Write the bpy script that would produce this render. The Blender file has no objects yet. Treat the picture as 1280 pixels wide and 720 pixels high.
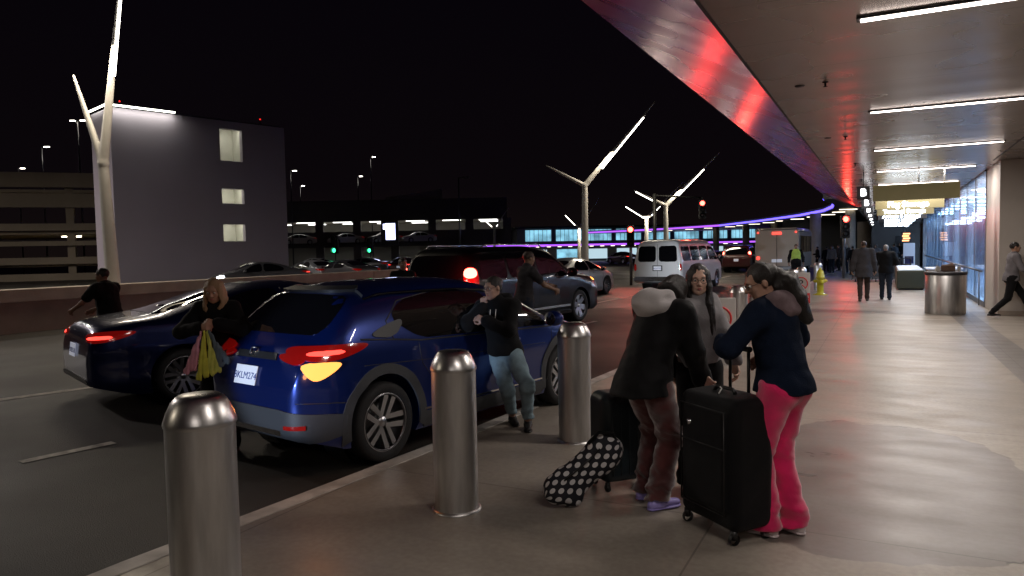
import bpy, bmesh, math, random
import numpy as np
from mathutils import Vector, Matrix, geometry
from mathutils.bvhtree import BVHTree
random.seed(7)
D = bpy.data
SC = bpy.context.scene
COL = SC.collection
PI = math.pi

# ------------------------------------------------------------------ camera
CAM_H, PITCH, YAW, ROLL = 1.72, math.radians(2.906), math.radians(27.4), 0.02
cd = D.cameras.new('camera')
cam = D.objects.new('camera', cd)
COL.objects.link(cam)
cd.sensor_width = 36.0
cd.lens = 36.0 * 900 / 1280
cd.clip_start = 0.05
cd.clip_end = 3000
cam.matrix_world = (Matrix.Translation((0, 0, CAM_H)) @ Matrix.Rotation(YAW, 4, 'Z')
                    @ Matrix.Rotation(PI / 2 - PITCH, 4, 'X') @ Matrix.Rotation(-ROLL, 4, 'Z'))
SC.camera = cam

# ------------------------------------------------------------------ world: night sky
W = D.worlds.new('World')
SC.world = W
W.use_nodes = True
nt = W.node_tree
nt.nodes.clear()
out = nt.nodes.new('ShaderNodeOutputWorld')
bg = nt.nodes.new('ShaderNodeBackground')
sky = nt.nodes.new('ShaderNodeTexSky')
sky.sky_type = 'NISHITA'
sky.sun_disc = False
sky.sun_elevation = math.radians(-5)
sky.sun_rotation = math.radians(200)
bg.inputs['Strength'].default_value = 0.0
mixn = nt.nodes.new('ShaderNodeAddShader')
bg2 = nt.nodes.new('ShaderNodeBackground')
bg2.inputs['Color'].default_value = (0.0022, 0.0013, 0.0028, 1)
bg2.inputs['Strength'].default_value = 1.0
# faint brown city glow low over the horizon
wtc = nt.nodes.new('ShaderNodeTexCoord'); wsp = nt.nodes.new('ShaderNodeSeparateXYZ'); wr_ = nt.nodes.new('ShaderNodeValToRGB')
nt.links.new(wtc.outputs['Generated'], wsp.inputs[0]); nt.links.new(wsp.outputs[2], wr_.inputs[0])
wr_.color_ramp.elements[0].position = 0.0; wr_.color_ramp.elements[0].color = (.0055, .0036, .0034, 1)
wr_.color_ramp.elements[1].position = .35; wr_.color_ramp.elements[1].color = (.0018, .0011, .0024, 1)
e_ = wr_.color_ramp.elements.new(.09); e_.color = (.0030, .0019, .0027, 1)
nt.links.new(wr_.outputs[0], bg2.inputs['Color'])
bg.inputs['Strength'].default_value = 0.004
nt.links.new(sky.outputs[0], bg.inputs['Color'])
nt.links.new(bg.outputs[0], mixn.inputs[0])
nt.links.new(bg2.outputs[0], mixn.inputs[1])
nt.links.new(mixn.outputs[0], out.inputs['Surface'])

SC.view_settings.view_transform = 'Standard'
SC.view_settings.look = 'None'
SC.view_settings.gamma = 1
SC.view_settings.exposure = 0.0
SC.view_settings.use_curve_mapping = False
SC.render.engine = 'CYCLES'
SC.cycles.use_denoising = True
SC.cycles.max_bounces = 6
SC.cycles.diffuse_bounces = 3
SC.cycles.glossy_bounces = 4
SC.cycles.transmission_bounces = 4
SC.cycles.caustics_reflective = False
SC.cycles.caustics_refractive = False
SC.cycles.sample_clamp_indirect = 4.0
SC.cycles.use_light_tree = True


# ------------------------------------------------------------------ materials
def mat(name, col=(.5, .5, .5), rough=.5, metal=0., coat=0., emit=None, es=0., noise=0., nscale=8., bump=0., bscale=40.,
        spec=None, coatr=.03, stretch=(1, 1, 1), rvar=0., alpha=None, trans=0.):
    m = D.materials.new(name)
    m.use_nodes = True
    n = m.node_tree
    b = n.nodes['Principled BSDF']
    b.inputs['Base Color'].default_value = (*col, 1)
    b.inputs['Roughness'].default_value = rough
    b.inputs['Metallic'].default_value = metal
    b.inputs['Coat Weight'].default_value = coat
    b.inputs['Coat Roughness'].default_value = coatr
    if spec is not None:
        b.inputs['Specular IOR Level'].default_value = spec
    if trans:
        b.inputs['Transmission Weight'].default_value = trans
    if emit:
        b.inputs['Emission Color'].default_value = (*emit, 1)
        b.inputs['Emission Strength'].default_value = es
        m.cycles.emission_sampling = 'NONE'
    if noise or bump or rvar:
        tc = n.nodes.new('ShaderNodeTexCoord')
        mp = n.nodes.new('ShaderNodeMapping')
        mp.inputs['Scale'].default_value = stretch
        n.links.new(tc.outputs['Object'], mp.inputs['Vector'])
    if noise:
        t = n.nodes.new('ShaderNodeTexNoise')
        t.inputs['Scale'].default_value = nscale
        t.inputs['Detail'].default_value = 6
        n.links.new(mp.outputs[0], t.inputs['Vector'])
        r = n.nodes.new('ShaderNodeMapRange')
        r.interpolation_type = 'SMOOTHSTEP'
        r.inputs['From Min'].default_value = .22
        r.inputs['From Max'].default_value = .78
        r.inputs['To Min'].default_value = 1 - noise
        r.inputs['To Max'].default_value = 1 + noise
        n.links.new(t.outputs['Fac'], r.inputs['Value'])
        mx = n.nodes.new('ShaderNodeMix')
        mx.data_type = 'RGBA'
        mx.blend_type = 'MULTIPLY'
        mx.inputs['Factor'].default_value = 1
        mx.inputs['A'].default_value = (*col, 1)
        n.links.new(r.outputs[0], mx.inputs['B'])
        n.links.new(mx.outputs['Result'], b.inputs['Base Color'])
    if rvar:
        t = n.nodes.new('ShaderNodeTexNoise')
        t.inputs['Scale'].default_value = nscale * .7
        t.inputs['Detail'].default_value = 5
        n.links.new(mp.outputs[0], t.inputs['Vector'])
        r = n.nodes.new('ShaderNodeMapRange')
        r.interpolation_type = 'SMOOTHSTEP'
        r.inputs['From Min'].default_value = .2
        r.inputs['From Max'].default_value = .8
        r.inputs['To Min'].default_value = max(0, rough - rvar)
        r.inputs['To Max'].default_value = min(1, rough + rvar)
        n.links.new(t.outputs['Fac'], r.inputs['Value'])
        n.links.new(r.outputs[0], b.inputs['Roughness'])
    if bump:
        t = n.nodes.new('ShaderNodeTexNoise')
        t.inputs['Scale'].default_value = bscale
        t.inputs['Detail'].default_value = 4
        n.links.new(mp.outputs[0], t.inputs['Vector'])
        bp = n.nodes.new('ShaderNodeBump')
        bp.inputs['Strength'].default_value = bump
        bp.inputs['Distance'].default_value = .02
        n.links.new(t.outputs['Fac'], bp.inputs['Height'])
        n.links.new(bp.outputs[0], b.inputs['Normal'])
    return m


def emis(name, col, s):
    return mat(name, (.02, .02, .02), .5, emit=col, es=s)


M = {}
M['tyre'] = mat('tyre', (.012, .012, .013), .75, bump=.2)
M['rim'] = mat('rim', (.55, .56, .58), .28, 1.)
M['rimdark'] = mat('rimdark', (.12, .12, .13), .35, 1.)
M['disc'] = mat('disc', (.2, .2, .2), .45, 1.)
M['glass'] = mat('car_glass', (.004, .004, .005), .03, coat=1.)
M['trim'] = mat('trim', (.02, .02, .022), .45)
M['cladding'] = mat('cladding', (.045, .047, .052), .55, bump=.1, bscale=200)
M['chrome'] = mat('chrome', (.7, .7, .72), .12, 1.)
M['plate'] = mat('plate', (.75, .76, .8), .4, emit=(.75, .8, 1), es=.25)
M['platetxt'] = mat('platetxt', (.05, .08, .3), .5)
M['blue'] = mat('blue_paint', (.005, .021, .15), .30, .6, 1.)
M['navy'] = mat('navy_paint', (.004, .012, .085), .3, .55, 1.)
M['blackp'] = mat('black_paint', (.002, .002, .003), .35, .0, .35, spec=.1)
M['whitep'] = mat('white_paint', (.66, .66, .67), .35, 0, .7)
M['silverp'] = mat('silver_paint', (.5, .52, .55), .32, .5, .8)
M['redp'] = mat('red_paint', (.04, .004, .005), .3, .3, 1.)
M['beigep'] = mat('beige_paint', (.5, .42, .36), .4, 0, .5)
M['greyp'] = mat('grey_paint', (.12, .12, .13), .35, .5, .8)
M['redlens'] = mat('red_lens', (.22, .004, .004), .15, coat=1, emit=(1, .015, .01), es=.10)
M['redlit'] = emis('red_lit', (1, .05, .035), 3.2)
M['redhot'] = emis('red_hot', (1, .09, .06), 14)
M['amber'] = emis('amber_lit', (1, .3, .05), 5)
M['amberhot'] = emis('amber_hot', (1, .36, .07), 2.2)
M['redglow'] = emis('red_glow', (1, .02, .015), 1.6)
M['headlit'] = emis('head_lit', (.9, .95, 1), 30)
M['dimlens'] = mat('dim_lens', (.35, .35, .36), .1, coat=1)
M['steel'] = mat('brushed_steel', (.62, .61, .60), .40, 1., noise=.18, nscale=3, stretch=(6, 6, .8), rvar=.08)
M['steelcap'] = mat('steel_cap', (.62, .61, .60), .32, 1., noise=.2, nscale=9, rvar=.08)
M['concrete'] = mat('concrete', (.32, .27, .22), .75, noise=.2, nscale=1.3, bump=.2)
M['concap'] = mat('cap_concrete', (.42, .37, .31), .7, noise=.15, nscale=2, bump=.15)
M['polep'] = mat('pole_paint', (.50, .49, .46), .45, noise=.06, nscale=3)
M['led'] = emis('led_white', (1, .95, .85), 9)
M['ledcool'] = emis('led_cool', (.85, .92, 1), 5)


# ------------------------------------------------------------------ object helpers
def tag(o, label=None, cat=None, group=None, kind=None):
    if label: o['label'] = label
    if cat: o['category'] = cat
    if group: o['group'] = group
    if kind: o['kind'] = kind
    return o


def empty(name, loc=(0, 0, 0), rz=0., label=None, cat=None, group=None):
    o = D.objects.new(name, None)
    COL.objects.link(o)
    o.location = loc
    o.rotation_euler = (0, 0, rz)
    o.empty_display_size = .1
    return tag(o, label, cat, group)


def link(name, me, m=None, parent=None, smooth=False):
    if m is not None and not me.materials:
        for k in (m if isinstance(m, (list, tuple)) else [m]):
            me.materials.append(M[k] if isinstance(k, str) else k)
    if smooth:
        me.polygons.foreach_set('use_smooth', [True] * len(me.polygons))
    o = D.objects.new(name, me)
    COL.objects.link(o)
    if parent is not None: o.parent = parent
    return o


def copy_tree(o, parent=None):
    c = o.copy()
    COL.objects.link(c)
    c.parent = parent
    for ch in [x for x in o.children]:
        copy_tree(ch, c)
    return c


def mesh(name, verts, faces):
    me = D.meshes.new(name)
    me.from_pydata([tuple(v) for v in verts], [], faces)
    me.update()
    return me


class MB:
    """collects boxes, tubes and lathes into one mesh"""
    def __init__(s):
        s.v, s.f, s.sm = [], [], []

    def add(s, v, f, sm=False):
        k = len(s.v)
        s.v += [tuple(a) for a in v]
        s.f += [tuple(i + k for i in q) for q in f]
        s.sm += [sm] * len(f)
        return s

    def box(s, x0, x1, y0, y1, z0, z1, mtx=None):
        v = [Vector(p) for p in ((x0, y0, z0), (x1, y0, z0), (x1, y1, z0), (x0, y1, z0), (x0, y0, z1), (x1, y0, z1), (x1, y1, z1), (x0, y1, z1))]
        if mtx is not None: v = [mtx @ p for p in v]
        return s.add(v, [(0, 3, 2, 1), (4, 5, 6, 7), (0, 1, 5, 4), (1, 2, 6, 5), (2, 3, 7, 6), (3, 0, 4, 7)])

    def tube(s, pts, r, n=8, caps=True, flat=None):
        pts = [Vector(p) for p in pts]
        rs = r if isinstance(r, (list, tuple)) else [r] * len(pts)
        v, f = [], []
        up = None
        for i, p in enumerate(pts):
            t = (pts[min(i + 1, len(pts) - 1)] - pts[max(i - 1, 0)]).normalized()
            if up is None:
                up = t.orthogonal().normalized()
                if flat: up = Vector(flat)
            a = t.cross(up).normalized()
            up = a.cross(t).normalized()
            for k in range(n):
                q = 2 * PI * k / n
                v.append(p + a * math.cos(q) * rs[i] + up * math.sin(q) * rs[i])
        for i in range(len(pts) - 1):
            for k in range(n):
                k2 = (k + 1) % n
                f.append((i * n + k, i * n + k2, (i + 1) * n + k2, (i + 1) * n + k))
        s.add(v, f, True)
        if caps:
            m = len(s.v) - len(v)
            s.f += [tuple(m + k for k in range(n))[::-1], tuple(m + (len(pts) - 1) * n + k for k in range(n))]
            s.sm += [False, False]
        return s

    def lathe(s, prof, n=32, mtx=None, sm=True):
        """prof: list of (r, z) ; axis z"""
        v, f = [], []
        for r, z in prof:
            for k in range(n):
                q = 2 * PI * k / n
                p = Vector((r * math.cos(q), r * math.sin(q), z))
                v.append(mtx @ p if mtx is not None else p)
        for i in range(len(prof) - 1):
            for k in range(n):
                k2 = (k + 1) % n
                f.append((i * n + k, i * n + k2, (i + 1) * n + k2, (i + 1) * n + k))
        return s.add(v, f, sm)

    def prism(s, poly, z0, z1, mtx=None):
        n = len(poly)
        v = [Vector((x, y, z0)) for x, y in poly] + [Vector((x, y, z1)) for x, y in poly]
        if mtx is not None: v = [mtx @ p for p in v]
        f = [tuple(range(n))[::-1], tuple(range(n, 2 * n))] + [(i, (i + 1) % n, n + (i + 1) % n, n + i) for i in range(n)]
        return s.add(v, f)

    def build(s, name, m, parent=None, label=None, bevel=0., loc=None):
        me = mesh(name, s.v, s.f)
        me.polygons.foreach_set('use_smooth', s.sm)
        o = link(name, me, m, parent)
        if loc: o.location = loc
        if bevel:
            b = o.modifiers.new('b', 'BEVEL')
            b.width = bevel
            b.segments = 2
            b.limit_method = 'ANGLE'
        if label: o['label'] = label
        return o


def text_mesh(name, body, size, m, parent, mtx, extr=.004, align='CENTER', bold=0.):
    cu = D.curves.new(name, 'FONT')
    cu.body = body
    cu.size = size
    cu.extrude = extr
    cu.offset = bold
    cu.align_x = align
    cu.align_y = 'CENTER'
    cu.resolution_u = 3
    o = D.objects.new(name, cu)
    COL.objects.link(o)
    dg = bpy.context.evaluated_depsgraph_get()
    me = D.meshes.new_from_object(o.evaluated_get(dg))
    D.objects.remove(o)
    D.curves.remove(cu)
    me.transform(mtx)
    me.materials.clear()
    me.name = name
    return link(name, me, m, parent)


def frame(x, y, z):
    """4x4 whose columns are x, y, z axes"""
    x, y, z = Vector(x), Vector(y), Vector(z)
    return Matrix(((x.x, y.x, z.x, 0), (x.y, y.y, z.y, 0), (x.z, y.z, z.z, 0), (0, 0, 0, 1)))


def area(name, loc, size, power, col=(1, .9, .78), rot=(0, 0, 0), shape='RECTANGLE', parent=None, spread=180):
    l = D.lights.new(name, 'AREA')
    l.shape = shape
    l.size = size[0]
    l.size_y = size[1]
    l.energy = power
    l.color = col
    l.spread = math.radians(spread)
    o = D.objects.new(name, l)
    COL.objects.link(o)
    o.location = loc
    o.rotation_euler = rot
    if parent is not None: o.parent = parent
    return o


# ------------------------------------------------------------------ signed distance modelling (numpy + surface nets)
def surface_nets(F):
    nx, ny, nz = F.shape
    S = F < 0
    acc = np.zeros((nx - 1, ny - 1, nz - 1, 3))
    cnt = np.zeros((nx - 1, ny - 1, nz - 1))
    corners = [(i, j, k) for i in (0, 1) for j in (0, 1) for k in (0, 1)]
    sub = {c: F[c[0]:nx - 1 + c[0], c[1]:ny - 1 + c[1], c[2]:nz - 1 + c[2]] for c in corners}
    for a in corners:
        for ax in range(3):
            if a[ax]: continue
            b = list(a); b[ax] = 1; b = tuple(b)
            fa, fb = sub[a], sub[b]
            cr = (fa < 0) != (fb < 0)
            t = np.where(cr, fa / np.where(cr, fa - fb, 1), 0)
            for q in range(3):
                acc[..., q] += np.where(cr, a[q] + (t if q == ax else 0), 0)
            cnt += cr
    act = cnt > 0
    idx = -np.ones(act.shape, int)
    idx[act] = np.arange(act.sum())
    pos = np.argwhere(act) + acc[act] / cnt[act][:, None]
    quads = []
    for ax in range(3):
        o1, o2 = (ax + 1) % 3, (ax + 2) % 3
        s0 = [slice(1, n - 1) for n in F.shape]
        s0[ax] = slice(0, F.shape[ax] - 1)
        s1 = list(s0); s1[ax] = slice(1, F.shape[ax])
        A, B = S[tuple(s0)], S[tuple(s1)]
        e = np.argwhere(A != B)
        if not len(e): continue
        flip = A[tuple(e.T)]
        base = e.copy()
        for q in range(3):
            if q != ax: base[:, q] += 1
        def cell(d1, d2):
            c = base.copy()
            c[:, o1] -= d1
            c[:, o2] -= d2
            return idx[tuple(c.T)]
        q4 = np.stack([cell(1, 1), cell(0, 1), cell(0, 0), cell(1, 0)], 1)
        q4[~flip] = q4[~flip][:, ::-1]
        quads.append(q4)
    return pos, np.concatenate(quads)


def sdf_prim(P, pr):
    k = pr[0]
    if k == 'c':      # tapered capsule a, b, ra, rb, (flatten axis, factor)
        _, a, b, ra, rb, fl = pr
        a, b = np.array(a, float), np.array(b, float)
        if fl is not None:
            v, s = np.array(fl[0], float), fl[1]
            v = v / np.linalg.norm(v)
            q = P + ((P - a) @ v)[..., None] * v * (1 / s - 1)
            b = b + ((b - a) @ v) * v * (1 / s - 1)
        else:
            q = P
        ab = b - a
        L2 = ab @ ab + 1e-12
        h = np.clip(((q - a) @ ab) / L2, 0, 1)
        return np.sqrt(((q - a - h[..., None] * ab) ** 2).sum(-1)) - (ra + (rb - ra) * h)
    if k == 'e':      # ellipsoid centre, radii, 3x3 rotation
        _, c, r, R = pr
        q = P - np.array(c, float)
        if R is not None: q = q @ np.array(R)
        r = np.array(r, float)
        k0 = np.sqrt(((q / r) ** 2).sum(-1))
        k1 = np.sqrt(((q / r ** 2) ** 2).sum(-1)) + 1e-9
        return k0 * (k0 - 1) / k1
    if k == 'b':      # rounded box centre, half sizes, rotation, radius
        _, c, h, R, rr = pr
        q = P - np.array(c, float)
        if R is not None: q = q @ np.array(R)
        q = np.abs(q) - (np.array(h, float) - rr)
        return np.sqrt((np.maximum(q, 0) ** 2).sum(-1)) + np.minimum(q.max(-1), 0) - rr


def prim_bounds(pr):
    if pr[0] == 'c':
        a, b = np.array(pr[1], float), np.array(pr[2], float)
        r = max(pr[3], pr[4])
        return np.minimum(a, b) - r, np.maximum(a, b) + r
    r = max(pr[2]) if pr[0] == 'e' else float(np.linalg.norm(pr[2]))
    c = np.array(pr[1], float)
    return c - r, c + r


def cone(a, b, ra, rb=None, flat=None): return ('c', tuple(a), tuple(b), ra, ra if rb is None else rb, flat)
def ell(c, r, R=None): return ('e', tuple(c), tuple(r), R)
def rbox(c, h, R=None, rr=.02): return ('b', tuple(c), tuple(h), R, rr)


def wob(P, f, seed=0):
    """cheap smooth noise, roughly -1..1"""
    r = np.random.RandomState(seed)
    o = np.zeros(P.shape[:-1])
    for i in range(5):
        d = r.normal(size=3) * f
        d2 = r.normal(size=3) * f * .7
        o += np.sin(P @ d + r.rand() * 6 + 1.3 * np.sin(P @ d2 + r.rand() * 6))
    return o / 3.2


def sdf_mesh(name, prims, vox=.012, k=.02, disp=None, carve=None, kmap=None):
    """prims: list of primitive or (primitive, k). carve: primitives cut away. disp: function(P)->offset"""
    ps = [(p if isinstance(p[0], tuple) else (p, k)) for p in prims]
    lo = np.min([prim_bounds(p)[0] for p, _ in ps], 0) - 4 * vox - .02
    hi = np.max([prim_bounds(p)[1] for p, _ in ps], 0) + 4 * vox + .02
    n = np.ceil((hi - lo) / vox).astype(int) + 1
    F = np.full(n, .2)
    ax = [lo[i] + vox * np.arange(n[i]) for i in range(3)]

    def sub(pr, mg):
        a, b = prim_bounds(pr)
        i0 = np.clip(np.floor((a - mg - lo) / vox).astype(int), 0, n)
        i1 = np.clip(np.ceil((b + mg - lo) / vox).astype(int) + 1, 0, n)
        sl = tuple(slice(i0[q], i1[q]) for q in range(3))
        P = np.stack(np.meshgrid(*[ax[q][sl[q]] for q in range(3)], indexing='ij'), -1)
        return sl, P
    for pr, kk in ps:
        sl, P = sub(pr, max(kk * 1.2, 3 * vox) + .03)
        d = sdf_prim(P, pr)
        f = F[sl]
        h = np.maximum(kk - np.abs(f - d), 0) / kk
        F[sl] = np.minimum(f, d) - h * h * kk * .25
    for pr in carve or []:
        sl, P = sub(pr, .02)
        d = -sdf_prim(P, pr)
        f = F[sl]
        kk = .01
        h = np.maximum(kk - np.abs(f - d), 0) / kk
        F[sl] = np.maximum(f, d) + h * h * kk * .25
    if disp is not None:
        near = np.abs(F) < max(.04, 4 * vox)
        ii = np.argwhere(near)
        P = lo + ii * vox
        F[near] += disp(P)
    F[0], F[-1] = .2, .2
    F[:, 0], F[:, -1] = .2, .2
    F[:, :, 0], F[:, :, -1] = .2, .2
    pos, q = surface_nets(F)
    pos = lo + pos * vox
    me = D.meshes.new(name)
    me.vertices.add(len(pos))
    me.vertices.foreach_set('co', pos.ravel())
    me.loops.add(q.size)
    me.loops.foreach_set('vertex_index', q.ravel())
    me.polygons.add(len(q))
    me.polygons.foreach_set('loop_start', np.arange(0, q.size, 4))
    me.polygons.foreach_set('loop_total', np.full(len(q), 4))
    me.polygons.foreach_set('use_smooth', np.ones(len(q), bool))
    me.update()
    me.validate()
    return me

# ================================================================== THE SETTING
def gnd_mat():
    m = mat('asphalt', (.034, .030, .025), .55, noise=.55, nscale=.55, bump=.5, bscale=120, rvar=.12)
    return m


def walk_mat():
    """concrete walkway: slabs, worn bands, one dark repaired patch with a ragged rim, a darker paving strip by the doors"""
    m = D.materials.new('walkway_concrete')
    m.use_nodes = True
    n = m.node_tree
    L = n.links.new
    b = n.nodes['Principled BSDF']
    tc = n.nodes.new('ShaderNodeTexCoord')

    def noise(scale, detail=5, vec=None, sc=(1, 1, 1)):
        mp = n.nodes.new('ShaderNodeMapping')
        mp.inputs['Scale'].default_value = sc
        L(vec or tc.outputs['Object'], mp.inputs['Vector'])
        t = n.nodes.new('ShaderNodeTexNoise')
        t.inputs['Scale'].default_value = scale
        t.inputs['Detail'].default_value = detail
        L(mp.outputs[0], t.inputs['Vector'])
        return t

    def math_(op, a, b_=None, c=None):
        q = n.nodes.new('ShaderNodeMath')
        q.operation = op
        for i, v in enumerate((a, b_, c)):
            if v is None: continue
            if isinstance(v, (int, float)): q.inputs[i].default_value = v
            else: L(v, q.inputs[i])
        return q.outputs[0]

    def mr(v, a, b_, c, d):
        q = n.nodes.new('ShaderNodeMapRange')
        q.interpolation_type = 'SMOOTHSTEP'
        for i, x in enumerate((a, b_, c, d)): q.inputs[i + 1].default_value = x
        L(v, q.inputs[0])
        return q.outputs[0]

    def mix(f, a, b_, mode='MIX'):
        q = n.nodes.new('ShaderNodeMix')
        q.data_type = 'RGBA'
        q.blend_type = mode
        if isinstance(f, (int, float)): q.inputs['Factor'].default_value = f
        else: L(f, q.inputs['Factor'])
        for nm, v in (('A', a), ('B', b_)):
            if isinstance(v, tuple): q.inputs[nm].default_value = (*v, 1)
            else: L(v, q.inputs[nm])
        return q.outputs['Result']
    sp = n.nodes.new('ShaderNodeSeparateXYZ')
    L(tc.outputs['Object'], sp.inputs[0])
    X, Y = sp.outputs[0], sp.outputs[1]
    big = noise(.9).outputs['Fac']
    fine = noise(26, 6).outputs['Fac']
    band = noise(1.5, 4, sc=(.35, 1.6, 1)).outputs['Fac']
    base = mix(mr(big, .2, .8, 0, 1), (.27, .235, .195), (.37, .325, .275))
    base = mix(mr(band, .25, .75, 0, .6), base, (.41, .36, .30))
    # repaired patch: distorted ellipse
    wobn = mr(noise(.7, 2).outputs['Fac'], .1, .9, -.5, .5)
    wf = mr(noise(4.5, 6).outputs['Fac'], .1, .9, -.06, .06)
    dx = math_('DIVIDE', math_('ADD', X, .05), 1.0)
    dy = math_('DIVIDE', math_('SUBTRACT', Y, 5.9), 1.62)
    r = math_('SQRT', math_('ADD', math_('POWER', math_('ABSOLUTE', dx), 2.6), math_('POWER', math_('ABSOLUTE', dy), 2.6)))
    r = math_('ADD', math_('ADD', r, math_('MULTIPLY', wobn, .35)), wf)
    pf = mr(r, .985, 1.01, 1, 0)
    base = mix(math_('MULTIPLY', pf, .8), base, (.17, .15, .138))
    rim = mr(math_('ABSOLUTE', math_('SUBTRACT', r, 1.0)), .004, .014, 1, 0)
    rimn = mr(noise(1.2, 3).outputs['Fac'], .5, .62, 0, .9)
    base = mix(math_('MULTIPLY', rim, rimn), base, (.04, .035, .03))
    # darker paving strip along the glass front
    sx = math_('ADD', X, math_('MULTIPLY', Y, .012))
    strip = math_('MULTIPLY', math_('GREATER_THAN', sx, 1.62), math_('LESS_THAN', sx, 2.12))
    base = mix(math_('MULTIPLY', strip, .75), base, (.15, .14, .135))
    # joints
    def joint(v, per, w):
        fr = math_('FRACT', math_('DIVIDE', math_('ADD', v, 50.35), per))
        return math_('LESS_THAN', fr, w / per)
    jt = math_('MAXIMUM', joint(Y, 3.05, .012), joint(X, 2.6, .012))
    base = mix(math_('MULTIPLY', jt, .55), base, (.06, .05, .045))
    base = mix(mr(fine, .2, .8, 0, .3), base, (.12, .10, .085))
    # gum spots and specks
    vo = n.nodes.new('ShaderNodeTexVoronoi')
    vo.inputs['Scale'].default_value = 2.6
    L(tc.outputs['Object'], vo.inputs['Vector'])
    base = mix(mr(vo.outputs['Distance'], .006, .03, .35, 0), base, (.09, .08, .07))
    L(base, b.inputs['Base Color'])
    rg = mr(noise(2.2, 4, sc=(.6, 1.4, 1)).outputs['Fac'], .1, .9, .29, .56)
    rg = math_('SUBTRACT', rg, math_('MULTIPLY', pf, .05))
    L(rg, b.inputs['Roughness'])
    bp = n.nodes.new('ShaderNodeBump')
    bp.inputs['Strength'].default_value = .25
    bp.inputs['Distance'].default_value = .01
    L(noise(3.5, 8, sc=(.7, 1.5, 1)).outputs['Fac'], bp.inputs['Height'])
    L(bp.outputs[0], b.inputs['Normal'])
    return m


def soffit_mat(name, col, rough, metal, aniso_axis):
    """lacquered metal panels: long seams every 1.19 m and faint cross ripple"""
    m = D.materials.new(name)
    m.use_nodes = True
    n = m.node_tree
    L = n.links.new
    b = n.nodes['Principled BSDF']
    tc = n.nodes.new('ShaderNodeTexCoord')
    sp = n.nodes.new('ShaderNodeSeparateXYZ')
    L(tc.outputs['Object'], sp.inputs[0])
    w = n.nodes.new('ShaderNodeTexWave')
    w.wave_type = 'BANDS'
    w.bands_direction = 'Y'
    w.inputs['Scale'].default_value = .42
    w.inputs['Distortion'].default_value = .15
    L(tc.outputs['Object'], w.inputs['Vector'])
    nz = n.nodes.new('ShaderNodeTexNoise')
    nz.inputs['Scale'].default_value = .8
    L(tc.outputs['Object'], nz.inputs['Vector'])
    f = n.nodes.new('ShaderNodeMath'); f.operation = 'DIVIDE'; f.inputs[1].default_value = 1.1875
    L(sp.outputs[1], f.inputs[0])
    fr = n.nodes.new('ShaderNodeMath'); fr.operation = 'FRACT'; L(f.outputs[0], fr.inputs[0])
    lt = n.nodes.new('ShaderNodeMath'); lt.operation = 'LESS_THAN'; lt.inputs[1].default_value = .006
    L(fr.outputs[0], lt.inputs[0])
    mx = n.nodes.new('ShaderNodeMix'); mx.data_type = 'RGBA'
    L(lt.outputs[0], mx.inputs['Factor'])
    mx.inputs['A'].default_value = (*col, 1)
    mx.inputs['B'].default_value = (col[0] * .3, col[1] * .3, col[2] * .3, 1)
    L(mx.outputs['Result'], b.inputs['Base Color'])
    b.inputs['Metallic'].default_value = metal
    mr = n.nodes.new('ShaderNodeMapRange')
    mr.interpolation_type = 'SMOOTHSTEP'
    mr.inputs[1].default_value = .1; mr.inputs[2].default_value = .9
    mr.inputs[3].default_value = rough - .05; mr.inputs[4].default_value = rough + .05
    L(nz.outputs['Fac'], mr.inputs[0])
    L(mr.outputs[0], b.inputs['Roughness'])
    bp = n.nodes.new('ShaderNodeBump')
    bp.inputs['Strength'].default_value = .25
    bp.inputs['Distance'].default_value = .012
    L(w.outputs['Fac'], bp.inputs['Height'])
    L(bp.outputs[0], b.inputs['Normal'])
    return m


def sheet(name, pts, z, m, kind='structure', thick=None, parent=None):
    n = len(pts)
    if thick is None:
        me = mesh(name, [(x, y, z) for x, y in pts], [tuple(range(n))])
    else:
        v = [(x, y, z) for x, y in pts] + [(x, y, z + thick) for x, y in pts]
        f = [tuple(range(n))[::-1], tuple(range(n, 2 * n))] + [(i, (i + 1) % n, n + (i + 1) % n, n + i) for i in range(n)]
        me = mesh(name, v, f)
    o = link(name, me, m, parent)
    if parent is None and kind: o['kind'] = kind
    return o


# ground
sheet('ground', [(-900, -300), (900, -300), (900, 1200), (-900, 1200)], 0, gnd_mat())


def kx(y):    # kerb line x at distance y
    ys = [-20, 2.5, 5.8, 9.3, 14, 30, 60]
    xs = [-4.4, -3.68, -3.42, -3.28, -3.12, -2.95, -2.95]
    return float(np.interp(y, ys, xs))


ky = [-20, -5, 0, 2.5, 4, 5.8, 7.5, 9.3, 11.5, 14, 18, 24, 30, 45, 62]
sheet('pavement', [(kx(y), y) for y in ky] + [(2.34, 62), (2.34, 20.3), (14, 20.3), (14, -20)], .008, walk_mat())
M['line'] = mat('road_line', (.55, .52, .48), .6, noise=.3, nscale=5)
M['line2'] = mat('road_line_worn', (.55, .52, .47), .65, noise=.5, nscale=9)
b = MB()
pts = [(kx(y), y) for y in ky]
for (x0, y0), (x1, y1) in zip(pts, pts[1:]):
    k = len(b.v)
    b.v += [(x0 - .14, y0, 0.0), (x0, y0, 0.0), (x0, y0, .014), (x0 - .14, y0, .014), (x1 - .14, y1, 0.0), (x1, y1, 0.0), (x1, y1, .014), (x1 - .14, y1, .014)]
    b.f += [(k + 3, k + 2, k + 6, k + 7), (k, k + 3, k + 7, k + 4), (k + 2, k + 1, k + 5, k + 6)]
    b.sm += [False] * 3
o = b.build('kerb', 'line'); o['kind'] = 'structure'
b = MB()


def lane_dash(x0, y0, x1, y1, w):
    d = Vector((x1 - x0, y1 - y0)).normalized()
    nx, ny = -d.y * w / 2, d.x * w / 2
    b.add([(x0 + nx, y0 + ny, .006), (x0 - nx, y0 - ny, .006), (x1 - nx, y1 - ny, .006), (x1 + nx, y1 + ny, .006)], [(0, 1, 2, 3)])


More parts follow.
